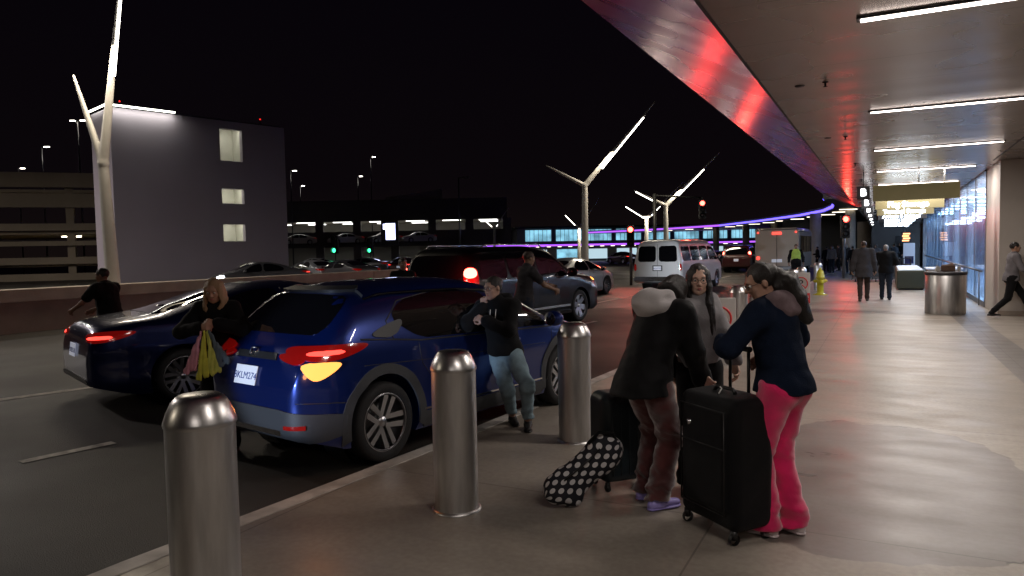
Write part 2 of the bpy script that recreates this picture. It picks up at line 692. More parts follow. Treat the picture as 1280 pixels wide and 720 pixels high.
lane_dash(-10.6, 2.0, -9.3, 6.6, .16)
for k in range(1, 8):
    y = 3.45 + 4.0 * (k - 1)
    if k == 1: lane_dash(-6.56, 3.45, -6.42, 4.2, .12)
    else: lane_dash(-6.3 + .02 * k, y, -6.25 + .02 * k, y + .8, .12)
lane_dash(-8.3, 17, -8.2, 30, .14)
lane_dash(-8.2, 36, -8.15, 44, .14)
lane_dash(-12.9, 20, -12.6, 34, .14)
for k in range(6): lane_dash(-12.2 + .1 * k, 40 + 6 * k, -12.15 + .1 * k, 43 + 6 * k, .14)
o = b.build('lane_markings', 'line2'); o['kind'] = 'structure'

# ---------------------------------------------------------------- canopy over the walkway
M['soffit'] = soffit_mat('soffit_panels', (.40, .345, .325), .28, .7, 0)
M['fascia'] = soffit_mat('fascia_panels', (.42, .10, .21), .27, .8, 0)
M['fasciad'] = mat('fascia_dark', (.03, .03, .035), .5, .3)
canopy = empty('canopy', (0, 0, 0), 0, 'long metal canopy with angled edge panels covering the walkway', 'canopy')
XI, XO, ZC, ZO = -1.28, -3.02, 3.6, 4.5
sheet('soffit', [(XI, -20), (XI, 60), (-1.0, 75), (9, 75), (9, -20)], ZC, M['soffit'], thick=.12, parent=canopy)
b = MB()
v = [(XI, -20, ZC + .015), (XO, -20, ZO), (XO, -20, ZO + .3), (XI, -20, ZC + .35), (XI, 43, ZC + .015), (XO, 43, ZO), (XO, 43, ZO + .3), (XI, 43, ZC + .35)]
b.add(v, [(0, 1, 5, 4)])
b.build('edge_panel', 'fascia', canopy)
b = MB().add(v, [(1, 2, 6, 5), (2, 3, 7, 6), (4, 5, 6, 7), (0, 3, 2, 1)])
b.build('edge_cap', 'fasciad', canopy)
b = MB()
b.box(XI - .02, XI + .01, -20, 43, ZC - .004, ZC + .03)
b.build('seam_trim', 'fasciad', canopy)
# downlights recessed near the edge and small round sensors
b = MB()
for y in (9.2, 13.9): b.lathe([(.0, ZC - .012), (.05, ZC - .012), (.06, ZC)], 12, Matrix.Translation((-.9, y, 0)))
b.build('sensor', 'fasciad', canopy)

for k in range(9):
    MB().lathe([(.035, ZC), (.035, ZC - .008), (.012, ZC - .012), (.012, ZC - .05), (.03, ZC - .055), (0, ZC - .058)], 10, Matrix.Translation((-.62, 4.4 + 4.75 * k, 0))).build('sprinkler', 'fasciad', canopy)
MB().box(2.2, 2.23, -20, 20, ZC - .01, ZC - .001).build('seam_trim', 'fasciad', canopy)

# curved canopy further along the road
edge = [(-3.02, 43), (-3.1, 46), (-2.87, 48.9), (-2.94, 51.7), (-3.28, 55.8), (-4.24, 61.4), (-6.72, 68.9), (-11.67, 79.5), (-18.1, 91.3), (-21.9, 94.6), (-26, 98.3), (-34, 103), (-44, 107)]
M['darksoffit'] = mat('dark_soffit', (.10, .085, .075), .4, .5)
farc = empty('curved_canopy', (0, 0, 0), 0, 'curved canopy sweeping over the road, blue-violet light line along its rim', 'canopy')
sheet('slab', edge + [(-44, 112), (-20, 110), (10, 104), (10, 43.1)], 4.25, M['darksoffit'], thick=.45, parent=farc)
M['neonb'] = emis('neon_blue', (.13, .09, 1), 3.2)
M['neonp'] = emis('neon_violet', (.42, .10, 1), 1.6)
b = MB(); b.tube([(x - .05, y - .04, 4.42) for x, y in edge[1:9]], .10, 6, flat=(0, 0, 1)); b.build('neon_line', 'neonb', farc)
b = MB(); b.tube([(x - .05, y - .04, 4.42) for x, y in edge[8:]], .12, 6, flat=(0, 0, 1)); b.build('neon_line', 'neonp', farc)
M['slotl'] = emis('slot_light', (1, .88, .68), 3)


def along(pts, step, start=0.):
    out, acc = [], start
    for (x0, y0), (x1, y1) in zip(pts, pts[1:]):
        L = math.hypot(x1 - x0, y1 - y0)
        while acc < L:
            t = acc / L
            out.append((x0 + (x1 - x0) * t, y0 + (y1 - y0) * t, (x1 - x0) / L, (y1 - y0) / L))
            acc += step
        acc -= L
    return out


for x, y, tx, ty in along(edge[4:12], 4.2, .6):
    nx, ny = ty, -tx        # inward
    b = MB()
    mt = frame((nx, ny, 0), (-ny, nx, 0), (0, 0, 1))
    mt.translation = (x + nx * .5, y + ny * .5, 4.2)
    b.box(0, 1.2, -.08, .08, 0, .045, mt)
    b.build('slot_light', 'slotl', farc)

# columns
M['colp'] = mat('column_concrete', (.42, .38, .33), .55, noise=.08, nscale=2)


def column(x, y, r, h, label, blu=False):
    t = MB().lathe([(r, 0), (r, h)], 24)
    o = t.build('column', 'colp', None, loc=(x, y, 0))
    tag(o, label, 'column')
    return o


column(-4.9, 62, .42, 4.24, 'round concrete column behind the bus, under the curved canopy', )
column(-2.2, 57, .34, 4.24, 'round concrete column left of the two walkers\' heads')
column(-1.55, 66.5, .5, 3.6, 'thick round concrete column right of the red signal')
column(-.12, 66, .5, 3.6, 'bluish lit round column below the row of lit signs')
column(-10.6, 82, .4, 4.24, 'slim column left of the bus under the canopy rim')
column(-14.5, 88, .4, 4.24, 'slim column above the dark red car')
column(-19.6, 96, .4, 4.24, 'slim column left of the tall cyan windows')

# ceiling strip lights
M['strip'] = emis('strip_warm', (1, .88, .80), 9)
strip0 = None
for i, (y, ww) in enumerate([(6.76, 1), (11.5, 1), (16.2, 1), (20.9, 1), (25.6, 1), (30.3, 1), (35.0, 1), (-2.75, 1), (2.0, 1)]):
    if strip0 is None:
        strip0 = empty('ceiling_light', (0, 0, 0), 0, None, 'ceiling light', 'strip lights across the canopy ceiling')
        MB().box(-.19, 1.95, -.034, .034, ZC - .03, ZC - .004).build('diffuser', 'strip', strip0)
        b = MB(); b.box(-.22, 1.98, -.055, -.036, ZC - .02, ZC - .001); b.box(-.22, 1.98, .036, .055, ZC - .02, ZC - .001); b.box(-.22, -.195, -.03, .03, ZC - .02, ZC - .001); b.box(1.955, 1.98, -.03, .03, ZC - .02, ZC - .001)
        b.build('housing', 'fasciad', strip0)
        area('strip_lamp', (.88, 0, ZC - .036), (2.13, .055), 86, (1, .90, .83), parent=strip0)
        s = strip0
    else:
        s = copy_tree(strip0)
    s.location = (0, y, 0)
    if y < 3:
        for ch in s.children:
            if ch.type == 'LIGHT': ch.data = ch.data.copy(); ch.data.energy = 44
    s['label'] = ['nearest strip light across the ceiling, cut by the top right corner', 'second strip light across the canopy ceiling, running out at the right edge',
                  'third strip light across the ceiling, ending by the beige wall', 'fourth strip light across the ceiling, shorter looking above the glass front',
                  'fifth strip light, just above the olive sign board', 'sixth strip light behind the olive sign board', 'farthest strip light of the canopy ceiling', 'strip light behind the photographer', 'strip light above the photographer'][i]

# right hand beige wall
M['beigew'] = mat('beige_wall', (.47, .43, .385), .45, noise=.05, nscale=1.5)
wl = empty('beige_wall', (2.35, 20.0, 0), 0, 'beige panelled wall end at the right edge behind the man in grey', 'wall')
b = MB()
b.box(0, .62, 0, 2.5, 0, 3.595); b.box(.632, 1.9, 0, 2.5, 0, 3.595); b.box(1.912, 4, 0, 2.5, 0, 3.595); b.box(.6, 2, .02, 2.4, 0.01, 3.59)
b.build('panel', 'beigew', wl, bevel=.004)
MB().box(-.01, 4, -.015, -.001, 0.009, .12).build('skirting', 'concrete', wl)
b = MB(); b.lathe([(0, .10), (.05, .09), (.075, .04), (.08, 0)], 16, Matrix.Translation((.55, -.001, 3.38)) @ Matrix.Rotation(PI / 2, 4, 'X'))
b.build('dome_camera', 'fasciad', wl)

# glass front
M['shopglass'] = D.materials.new('shop_glass')
m = M['shopglass']; m.use_nodes = True
n = m.node_tree; n.nodes.clear()
o_ = n.nodes.new('ShaderNodeOutputMaterial'); g1 = n.nodes.new('ShaderNodeBsdfGlossy'); tr = n.nodes.new('ShaderNodeBsdfTransparent')
g2 = n.nodes.new('ShaderNodeBsdfGlossy'); mx = n.nodes.new('ShaderNodeMixShader'); mx2 = n.nodes.new('ShaderNodeMixShader')
g1.inputs['Roughness'].default_value = .02; g1.inputs['Color'].default_value = (.8, .9, 1, 1)
g2.inputs['Roughness'].default_value = .32; g2.inputs['Color'].default_value = (.75, .86, 1, 1)
tr.inputs['Color'].default_value = (.75, .85, .95, 1)
mx.inputs[0].default_value = .4; mx2.inputs[0].default_value = .5
n.links.new(g1.outputs[0], mx.inputs[1]); n.links.new(g2.outputs[0], mx.inputs[2])
n.links.new(mx.outputs[0], mx2.inputs[1]); n.links.new(tr.outputs[0], mx2.inputs[2]); n.links.new(mx2.outputs[0], o_.inputs['Surface'])
gf = empty('glass_front', (2.34, 22.5, 0), 0, 'tall glass terminal front glowing pale blue beyond the beige wall', 'glass wall')
GL = 30.0
pw = GL / 12
for k in range(12):
    MB().box(0, .02, k * pw + .03, (k + 1) * pw - .03, .16, 3.56).build('glass_pane', 'shopglass', gf)
M['mull'] = mat('mullion', (.2, .21, .23), .4, .8)
for k in range(13):
    MB().box(-.01, .05, k * pw - .028, k * pw + .028, .16, 3.56).build('mullion', 'mull', gf)
MB().box(-.03, .08, 0, GL, 0.009, .159).build('sill', 'mull', gf)
MB().box(-.03, .08, 0, GL, 3.561, 3.598).build('head_rail', 'fasciad', gf)
b = MB(); b.tube([(-.07, .1, .95), (-.07, GL - .1, .95)], .028, 10)
for k in range(9): b.tube([(-.07, .6 + k * 3.5, .95), (-.07, .6 + k * 3.5, .01)], .018, 8)
b.build('hand_rail', 'mull', gf)
# threshold floor seen through the glass, room behind
M['intfloor'] = mat('interior_floor', (.30, .33, .42), .2, noise=.06, nscale=2)
M['intwall'] = mat('interior_wall', (.5, .55, .65), .5)
sheet('floor', [(2.34, 22.5), (13, 22.5), (13, 62), (2.34, 62)], .006, M['intfloor'])
rm = empty('arrivals_hall', (2.4, 22.5, 0), 0, 'dim blue lit hall seen through the glass front', 'room')
MB().box(9.5, 9.7, 0, 39, 0.01, 3.59).build('back_wall', 'intwall', rm)
MB().box(.1, 9.5, 38.8, 39, 0.01, 3.59).build('end_wall', 'intwall', rm)
M['intled'] = emis('interior_led', (.55, .76, 1), 34)
for k in range(9):
    MB().box(.5, 6.5, 1.2 + k * 3.6, 1.26 + k * 3.6, 3.5, 3.55).build('ceiling_light', 'intled', rm)
for k in range(4): area('hall_lamp', (2.6, 2.5 + k * 8, 3.45), (4, .5), 1100, (.55, .76, 1), parent=rm)
for k in range(5):
    MB().box(1.0, 1.25, 3 + k * 7, 3.25 + k * 7, 0.01, 3.5).build('pillar', 'whitep', rm)
for k in range(4):
    b = MB(); b.box(2.4, 3.4, 5 + k * 6, 7.4 + k * 6, .01, 1.05); b.box(2.3, 3.5, 4.9 + k * 6, 7.5 + k * 6, 1.055, 1.10)
    b.build('counter', 'greyp', rm)

# end wall past the glass, with an orange lit sign and white kiosk
M['darkwall'] = mat('dark_wall', (.09, .095, .105), .5, noise=.1, nscale=.5)
ew = empty('terminal_wall', (0, 0, 0), 0, 'dark grey terminal wall closing the far end of the walkway', 'wall')
MB().box(-.9, 2.34, 62, 62.3, 0.009, 3.59).build('wall', 'darkwall', ew)
MB().box(-9, -.9, 76, 76.3, 0.001, 4.24).build('wall', 'darkwall', ew)
b = MB(); b.box(.7, 1.6, 61.9, 61.99, .01, 2.3); b.build('door', 'fasciad', ew)
M['orange'] = emis('orange_sign', (1, .42, .16), 3.5)
s = empty('lit_sign', (1.25, 55, 2.15), 0, 'small square orange lit sign over the white kiosk', 'sign')
MB().box(-.3, .3, 0, .08, -.36, .36).build('sign_box', 'fasciad', s)
b = MB()
for k in range(4): b.box(-.22 + .05 * (k % 2), .24 - .06 * ((k + 1) % 2), -.012, -.001, -.27 + k * .15, -.18 + k * .15)
b.build('sign_text', 'orange', s)
MB().tube([(0, .04, .36), (0, .04, 1.44)], .02, 6).build('hanger', 'fasciad', s)
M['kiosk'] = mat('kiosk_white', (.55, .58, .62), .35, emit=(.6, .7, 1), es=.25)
s = empty('kiosk', (1.3, 50, 0), 0, 'white kiosk board standing by the glass under the orange sign', 'kiosk')
b = MB(); b.box(-.3, .32, 0, .25, .01, 1.75); b.build('body', 'kiosk', s, bevel=.02)
MB().box(-.22, .25, -.012, -.001, .5, .95).build('notice', 'navy', s)

# ---------------------------------------------------------------- hanging sign boards and letter signs
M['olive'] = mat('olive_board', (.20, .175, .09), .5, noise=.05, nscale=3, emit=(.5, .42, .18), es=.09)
M['signdark'] = mat('sign_dark', (.05, .05, .055), .45)
M['litw'] = emis('lit_letters', (.72, .86, 1), 11)
M['litb'] = emis('lit_b', (.95, .97, 1), 6)
words = [None, 'Pkg Storage', 'Terminal Storage', 'Arrivals B Storage', 'Terminal Storage', 'Terminal Storage', 'Terminal Storage']
XZ = frame((1, 0, 0), (0, 0, 1), (0, -1, 0))
for i in range(7):
    y = 20.8 + 5.25 * i
    s = empty('hanging_sign', (0, y, 0), 0, ['blank olive board hanging nearest across the walkway', 'olive sign board with first row of lit white lettering', 'sign board with the second row of lit lettering',
              'sign board with the third row of lit lettering', 'sign board with the fourth row of lit lettering', 'sign board with the fifth row of lit lettering', 'farthest lit sign board over the walkway'][i], 'sign', 'hanging sign boards over the walkway')
    MB().box(-.28, 1.63, 0, .1, 2.82, 3.22).build('board', 'olive' if i < 3 else 'signdark', s, bevel=.006)
    for hx in (.62, 1.28) if i % 2 else (.75, 1.3):
        MB().tube([(hx, .05, 3.22), (hx, .05, 3.597)], .014, 6).build('hanger', 'fasciad' if hx < 1 else 'whitep', s)
    if words[i]:
        w = words[i]
        mt = Matrix.Translation((.64, -.012, 2.97 - .01 * i)) @ XZ @ Matrix.Diagonal((1.0 if i == 1 else .92, 1, 1, 1))
        text_mesh('lettering', w, .24 if i == 1 else .22, 'litw', s, mt, .006, bold=.006)
    s = empty('letter_sign', (-.5 - .035 * i, y, 3.05), 0, ['nearest square sign with a lit white letter B', 'second lit letter B sign along the ceiling', 'third lit letter B sign along the ceiling', 'fourth lit letter B sign along the ceiling',
              'fifth lit letter B sign along the ceiling', 'sixth lit letter B sign along the ceiling', 'farthest lit letter B sign along the ceiling'][i], 'sign', 'letter B signs along the ceiling')
    MB().box(-.15, .15, 0, .08, -.17, .17).build('sign_box', 'signdark', s, bevel=.005)
    text_mesh('letter', 'B', .26, 'litb', s, Matrix.Translation((0, -.01, 0)) @ XZ, .005, bold=.006)
    MB().tube([(0, .04, .17), (0, .04, .547)], .012, 6).build('hanger', 'fasciad', s)

# ---------------------------------------------------------------- barrier across the road
bar = empty('concrete_barrier', (-18.4, 0, 0), 0, 'long concrete barrier with pale cap along the far side of the road', 'barrier')
MB().box(-.4, 0, -30, 46, 0, .74).build('wall', 'concrete', bar)
for k in range(10):
    MB().box(-.45, .06, -29.9 + k * 7.6, -22.33 + k * 7.6, .742, 1.05).build('cap', 'concap', bar, bevel=.012)

# tower with stair openings
M['towerp'] = mat('tower_panels', (.44, .395, .46), .55, noise=.04, nscale=.4)
M['towerw'] = mat('tower_interior', (.62, .62, .55), .6)
M['towled'] = emis('tower_led', (1, .98, .86), 8)
TA, TB = Vector((-39.73, 26.7)), Vector((-36.75, 37.3))
tl = (TB - TA).length
tdir = (TB - TA).normalized()
tow = empty('stair_tower', (TA.x, TA.y, 0), math.atan2(tdir.y, tdir.x), 'tall windowless grey violet stair tower with three lit square openings', 'tower')
# local: +x along the face, y: outward normal towards the camera is -y ; back is +y
us = [0, 6.45, 7.95, tl]
H = 10.5
holes = [(7.95, 10.0), (5.2, 6.15), (2.75, 3.85)]
zs = [0] + sorted([z for h in holes for z in h]) + [H]
fc = MB()
fc.box(us[0], us[1], 0, .35, 0, H)
fc.box(us[2], us[3], 0, .35, 0, H)
zc = 0
for a, c in sorted(holes):
    fc.box(us[1] + .001, us[2] - .001, 0.002, .352, zc, a)
    zc = c
fc.box(us[1] + .001, us[2] - .001, 0.002, .352, zc, H - .002)
fc.box(0.0, .35, .351, 3.3, 0, H); fc.box(tl - .35, tl, .351, 3.3, 0, H); fc.box(.35, tl - .35, 3.0, 3.3, 0, H)
fc.build('wall', 'towerp', tow)
MB().box(.2, tl - .2, .2, 3.1, H + .001, H + .12).build('roof', 'fasciad', tow)
b = MB()
for a, c in holes:
    b.box(us[1] - .6, us[2] + .6, .36, 2.6, a - .15, a)            # landing
    b.box(us[1] - .6, us[2] + .6, 2.4, 2.6, a, c + .4)
    b.box(us[1] - .62, us[1] - .5, .36, 2.6, a, c + .4); b.box(us[2] + .5, us[2] + .62, .36, 2.6, a, c + .4)
    b.box(us[1] - .6, us[2] + .6, .36, 2.6, c + .4, c + .5)
b.build('stair_landing', 'towerw', tow)
for a, c in holes:
    MB().box(us[1] + .9, us[2] + .3, 1.2, 1.35, c + .22, c + .3).build('lamp', 'led', tow)
    area('landing_lamp', ((us[1] + us[2]) / 2, 1.2, c + .2), (1.2, .3), 11, (1, .97, .86), parent=tow)
    MB().box(us[1] + .75, us[1] + .95, 2.2, 2.39, a + .25, a + .6).build('call_box', 'fasciad', tow)
b = MB()
b.box(-.12, 3.6, -.28, -.16, H + .06, H + .14); b.build('roof_light', 'towled', tow)
MB().box(-.28, -.2, -.2, 3.2, H + .05, H + .13).build('roof_light', 'towled', tow)
area('roof_lamp', (1.75, -.3, H + .02), (3.6, .08), 42, (1, .98, .86), (-.3, 0, 0), parent=tow)
MB().box(-.3, 3.65, -.3, .3, H + .142, H + .19).build('light_hood', 'fasciad', tow)
for u in (.9, tl - 1.2):
    b = MB().tube([(u, 1, H), (u, 1, H + .55)], .05, 6); b.build('mast', 'fasciad', tow)
    MB().lathe([(0, .10), (.045, .08), (.05, 0), (0, 0)], 10, Matrix.Translation((u, 1, H + .55))).build('warning_lamp', M['redglow'], tow)

# left parking structure
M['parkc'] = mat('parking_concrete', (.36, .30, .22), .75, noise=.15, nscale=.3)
PA, PB = Vector((-67.4, 32.7)), Vector((-57.5, 43.5))
pd = (PB - PA).normalized()
par = empty('parking_structure', (PA.x, PA.y, 0), math.atan2(pd.y, pd.x), 'left parking structure with long concrete bands between dark open decks', 'parking structure')
for z0, z1, dp in ((8.0, 9.25, 0), (6.3, 7.5, .25), (4.3, 4.9, 0), (3.0, 3.4, .2), (1.4, 2.0, 0), (0, .6, .1)):
    MB().box(-16, 17, -.0 + dp, .4 + dp, z0, z1).build('parapet', 'parkc', par)
for z in (7.6, 4.0, 1.2):
    MB().box(-16, 17, .7, 18, z, z + .25).build('deck', 'parkc', par)
for u in range(-14, 17, 7):
    MB().box(u - .3, u + .3, .7, 1.3, 0, 9).build('column', 'parkc', par)
M['dimled'] = emis('dim_led', (1, .9, .65), 14)
for u in (-10, -2, 6, 13):
    MB().box(u - .8, u + .8, 6, 6.15, 6.9, 6.98).build('deck_light', 'dimled', par)
    MB().box(u - .8, u + .8, 6, 6.15, 3.9, 3.98).build('deck_light', 'dimled', par)


def lamp_pole(x, y, h, label, single=True, s=1.0, m='led', arm=.9):
    t = empty('street_lamp', (x, y, 0), YAW, label, 'street lamp')
    MB().tube([(0, 0, 0), (0, 0, h)], [.09 * s, .06 * s], 8).build('pole', 'greyp', t)
    for sg in ((1,) if single else (-1, 1)):
        b = MB().tube([(0, 0, h - .05), (sg * arm * .6, 0, h)], .04 * s, 6)
        b.build('arm', 'greyp', t)
        MB().box(sg * arm * .6 - .3 * s, sg * arm * .6 + .3 * s, -.16 * s, .16 * s, h - .04, h + .08, None).build('lamp_head', 'greyp', t)
        MB().box(sg * arm * .6 - .22 * s, sg * arm * .6 + .22 * s, -.12 * s, .12 * s, h - .1, h - .041, None).build('lens', m, t)
    return t


def ray(px, py):
    dx, dy = px - 640, py - 360
    dx, dy = dx * math.cos(ROLL) - dy * math.sin(ROLL), dy * math.cos(ROLL) + dx * math.sin(ROLL)
    r, u, f = dx, -dy, 900.
    a, c, e = r, f * math.cos(PITCH) + u * math.sin(PITCH), -f * math.sin(PITCH) + u * math.cos(PITCH)
    return Vector((a * math.cos(YAW) - c * math.sin(YAW), a * math.sin(YAW) + c * math.cos(YAW), e))


def at(px, py, d):
    """the point of the place seen at photo pixel (px, py), d metres in front of the camera"""
    r = ray(px, py)
    f = -r.x * math.sin(YAW) + r.y * math.cos(YAW)
    return Vector((0, 0, CAM_H)) + r * (d / f)


M['farled'] = emis('far_led', (1, .93, .8), 14)
for px, py, d, sg, lb in ((52, 183, 78, True, 'lit street lamp left of the tower, second from the left edge'), (97, 150, 78, False, 'tall double headed street lamp just left of the tower'),
                          (23, 210, 95, True, 'small lit street lamp nearest the left edge'), (363, 213, 95, True, 'street lamp just right of the tower'),
                          (447, 220, 120, True, 'street lamp above the far parking structure, middle of three'), (463, 196, 115, True, 'highest street lamp over the far parking structure'),
                          (375, 232, 130, True, 'tiny street lamp low beside the tower edge')):
    p = at(px, py, d)
    lamp_pole(p.x, p.y, p.z, lb, sg, 1.1, 'farled')
p = at(573, 222, 75)
lamp_pole(p.x, p.y, p.z, 'unlit looking tall lamp pole in the dark centre', True, 1.2, M['dimlens'], 1.2)

# unseen lamps added left of the picture to brighten tower and parking decks
for x, y, pw_ in ((-31, 6, 2300), (-47, 17, 1700)):
    t = lamp_pole(x, y, 11, 'tall yard lamp out of the picture on the left, nearer one' if y < 10 else 'tall yard lamp out of the picture on the left, farther one', False, 1.3)
    area('lamp_light', (0, 0, 10.8), (1.2, .5), pw_, (1, .9, .82), parent=t)

# far parking structure (centre)
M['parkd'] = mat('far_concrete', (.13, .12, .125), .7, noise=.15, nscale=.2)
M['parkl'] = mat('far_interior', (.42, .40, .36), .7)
FA, FB = Vector((-74.2, 74.2)), Vector((-46.5, 88.6))
fd = (FB - FA).normalized()
far = empty('parking_structure', (FA.x, FA.y, 0), math.atan2(fd.y, fd.x), 'far parking structure with lit deck openings above the cross street', 'parking structure')
FL = (FB - FA).length
bays = 6
bw = FL / bays
b = MB()
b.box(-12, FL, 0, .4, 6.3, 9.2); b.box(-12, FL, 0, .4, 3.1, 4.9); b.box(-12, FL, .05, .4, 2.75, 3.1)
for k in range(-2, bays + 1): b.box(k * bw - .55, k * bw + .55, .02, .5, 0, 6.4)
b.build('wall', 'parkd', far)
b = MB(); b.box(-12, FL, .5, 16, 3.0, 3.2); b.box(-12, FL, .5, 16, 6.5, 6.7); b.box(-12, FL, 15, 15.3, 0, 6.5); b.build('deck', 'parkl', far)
b = MB(); b.prism([(0, 0), (8, 0), (8, 1.6), (0, .5)], 0, .3, Matrix.Translation((FL * .45, 3, 9.2)) @ Matrix.Rotation(PI / 2, 4, 'X')); b.build('ramp_wall', 'parkl', far)
M['deckl'] = emis('deck_light', (.95, .95, .9), 6)
for k in range(3):
    for z in (6.2, 2.7): area('deck_lamp', (bw * (.6 + 2 * k), 4, z), (8, 1), 75, (1, .97, .9), parent=far)
for k in range(-1, bays):
    for z, dd in ((6.3, 3), (6.3, 9), (2.9, 4)):
        if k in (4,) and dd == 9: continue
        MB().box(k * bw + 1.2, k * bw + bw - 1.4, dd, dd + .25, z, z + .08).build('deck_light', 'deckl', far)
# small lit screen sign
p = at(487, 290, 84)
s = empty('lit_sign', tuple(p), YAW, 'small blue white lit screen on the far parking structure', 'sign')
MB().box(-1.0, 1.0, .02, .3, -1.5, 1.3).build('frame', 'fasciad', s)
M['bluew'] = emis('blue_white', (.6, .65, 1), 4)
b = MB(); b.box(-.45, .65, 0, .019, -.9, 1.0); b.box(-.75, -.451, 0, .019, .3, .95); b.build('screen', 'bluew', s)

# far terminal with cyan glass and violet light line
M['cyan'] = mat('cyan_glass', (.1, .25, .3), .2, emit=(.26, .60, .78), es=.85, noise=.0)
M['cyan2'] = emis('white_cyan', (.55, .75, .85), .9)
n = M['cyan'].node_tree
t = n.nodes.new('ShaderNodeTexNoise'); t.inputs['Scale'].default_value = .55; t.inputs['Detail'].default_value = 3
tc = n.nodes.new('ShaderNodeTexCoord'); n.links.new(tc.outputs['Object'], t.inputs['Vector'])
r = n.nodes.new('ShaderNodeMapRange'); r.inputs[1].default_value = .35; r.inputs[2].default_value = .65; r.inputs[3].default_value = .45; r.inputs[4].default_value = 1.3
n.links.new(t.outputs['Fac'], r.inputs[0]); n.links.new(r.outputs[0], n.nodes['Principled BSDF'].inputs['Emission Strength'])
QA, QB = at(655, 316, 112), at(948, 316, 118)
QA.z = QB.z = 0
qd = (QB - QA).normalized()
ter = empty('terminal_building', tuple(QA), math.atan2(qd.y, qd.x), 'far terminal building with cyan lit upper windows and violet light line', 'terminal')
QL = (QB - QA).length
b = MB(); b.box(-1, QL + 2, .2, 12, 0, 5.2); b.build('wall', 'darkwall', ter)
MB().box(-1.5, QL + 2.5, -.5, 12.5, 5.21, 5.5).build('roof', 'fasciad', ter)
npn = 8
pw = QL / npn
for k in range(npn):
    z0 = 3.2
    MB().box(k * pw + .3, (k + 1) * pw - .5, .1, .19, z0, 4.95).build('window', 'cyan', ter)
    b = MB()
    for j in range(1, 6): b.box(k * pw + .3 + j * (pw - .8) / 6 - .03, k * pw + .3 + j * (pw - .8) / 6 + .03, .04, .09, z0, 4.95)
    b.build('mullion', 'mull', ter)
    MB().box(k * pw + .4, (k + 1) * pw - 1.2, .1, .19, .35 if k < 6 else .5, 1.9).build('window', 'cyan2' if k % 3 != 1 else 'cyan', ter)
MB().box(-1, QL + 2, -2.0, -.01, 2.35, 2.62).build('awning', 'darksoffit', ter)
MB().box(-1, QL + 2, -2.12, -2.01, 2.4, 2.66).build('neon_line', 'neonp', ter)
for k in range(int(QL / 1.7)):
    MB().box(k * 1.7, k * 1.7 + .5, -1.7, -1.2, 2.27, 2.34).build('awning_light', 'slotl', ter)
# low awning further left with violet lights
p = at(655, 307, 96)
s = empty('bus_shelter', (p.x, p.y, 0), YAW, 'long low shelter with violet lit roof edge beside the far terminal', 'shelter')
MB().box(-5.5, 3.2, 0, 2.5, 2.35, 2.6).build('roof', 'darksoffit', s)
MB().box(-5.5, 3.2, -.1, -.01, 2.3, 2.55).build('neon_line', 'neonp', s)
for k in range(9): MB().box(-5.2 + k * .95, -4.9 + k * .95, .2, .5, 2.25, 2.34).build('lamp', M['neonp'] if k % 3 else M['slotl'], s)
for k in range(4): MB().box(-5.3 + k * 2.7, -5.15 + k * 2.7, 1.0, 1.15, 0, 2.35).build('post', 'greyp', s)
# distant lights behind (lamp heads on a far lot)
for k, (px, py) in enumerate([(576, 281), (592, 280), (604, 275), (622, 281), (633, 280), (607, 297), (618, 299), (628, 296), (645, 295), (572, 298)]):
    p = at(px, py, 170)
    t = empty('street_lamp', (p.x, p.y, 0), YAW, 'one of the tiny lamp posts in the dark lot beyond the black vehicle', 'street lamp', 'lamp posts in the far lot')
    MB().tube([(0, 0, 0), (0, 0, p.z)], .08, 5).build('pole', 'greyp', t)
    MB().box(-.22, .22, -.2, .2, p.z, p.z + .25).build('lamp_head', 'dimled', t)

# ---------------------------------------------------------------- Y shaped light poles
def ypole(base, fork, lt, rt, r, label, led=(.12, .62), ledl=None, s_led='led', power=260):
    t = empty('light_pole', (base.x, base.y, 0), 0, label, 'light pole', 'forked white light poles along the road')
    o = Vector((base.x, base.y, 0))
    fk, l, rr = fork - o, lt - o, rt - o
    low = Vector((0, 0, fk.z - .16 * fk.z))
    pr = [cone((0, 0, -.1), tuple(fk), r * 1.08, r * .72),
          cone(tuple(fk), tuple(l), r * .62, r * .2),
          cone(tuple(fk), tuple(rr), r * .72, r * .18)]
    me = sdf_mesh('pole', pr, max(.03, r * .16), r * .28)
    link('pole', me, 'polep', t)
    def strip(a, c, f0, f1, w, off):
        p0, p1 = a.lerp(c, f0), a.lerp(c, f1)
        side = (c - a).normalized().cross(Vector((-math.sin(YAW), math.cos(YAW), 0))).normalized()
        if side.z > 0: side = -side
        view = Vector((math.sin(YAW), -math.cos(YAW), 0)) * .6
        d = (side + view).normalized()
        q0, q1 = p0 + d * off[0], p1 + d * off[1]
        MB().tube([tuple(q0), tuple(q1)], w, 6).build('led_strip', s_led, t)
    strip(fk, rr, led[0], led[1], r * .17, (r * .72, r * .42))
    mid = fk.lerp(rr, (led[0] + led[1]) / 2)
    if power:
        lo = area('lamp_light', mid + Vector((.5, -.3, -.45)), (3.0, .4), power, (1, .86, .66), (0, 0, math.atan2(rr.y - fk.y, rr.x - fk.x)), parent=t)
    if ledl: strip(fk, l, ledl[0], ledl[1], r * .16, (r * .55, r * .3))
    return t


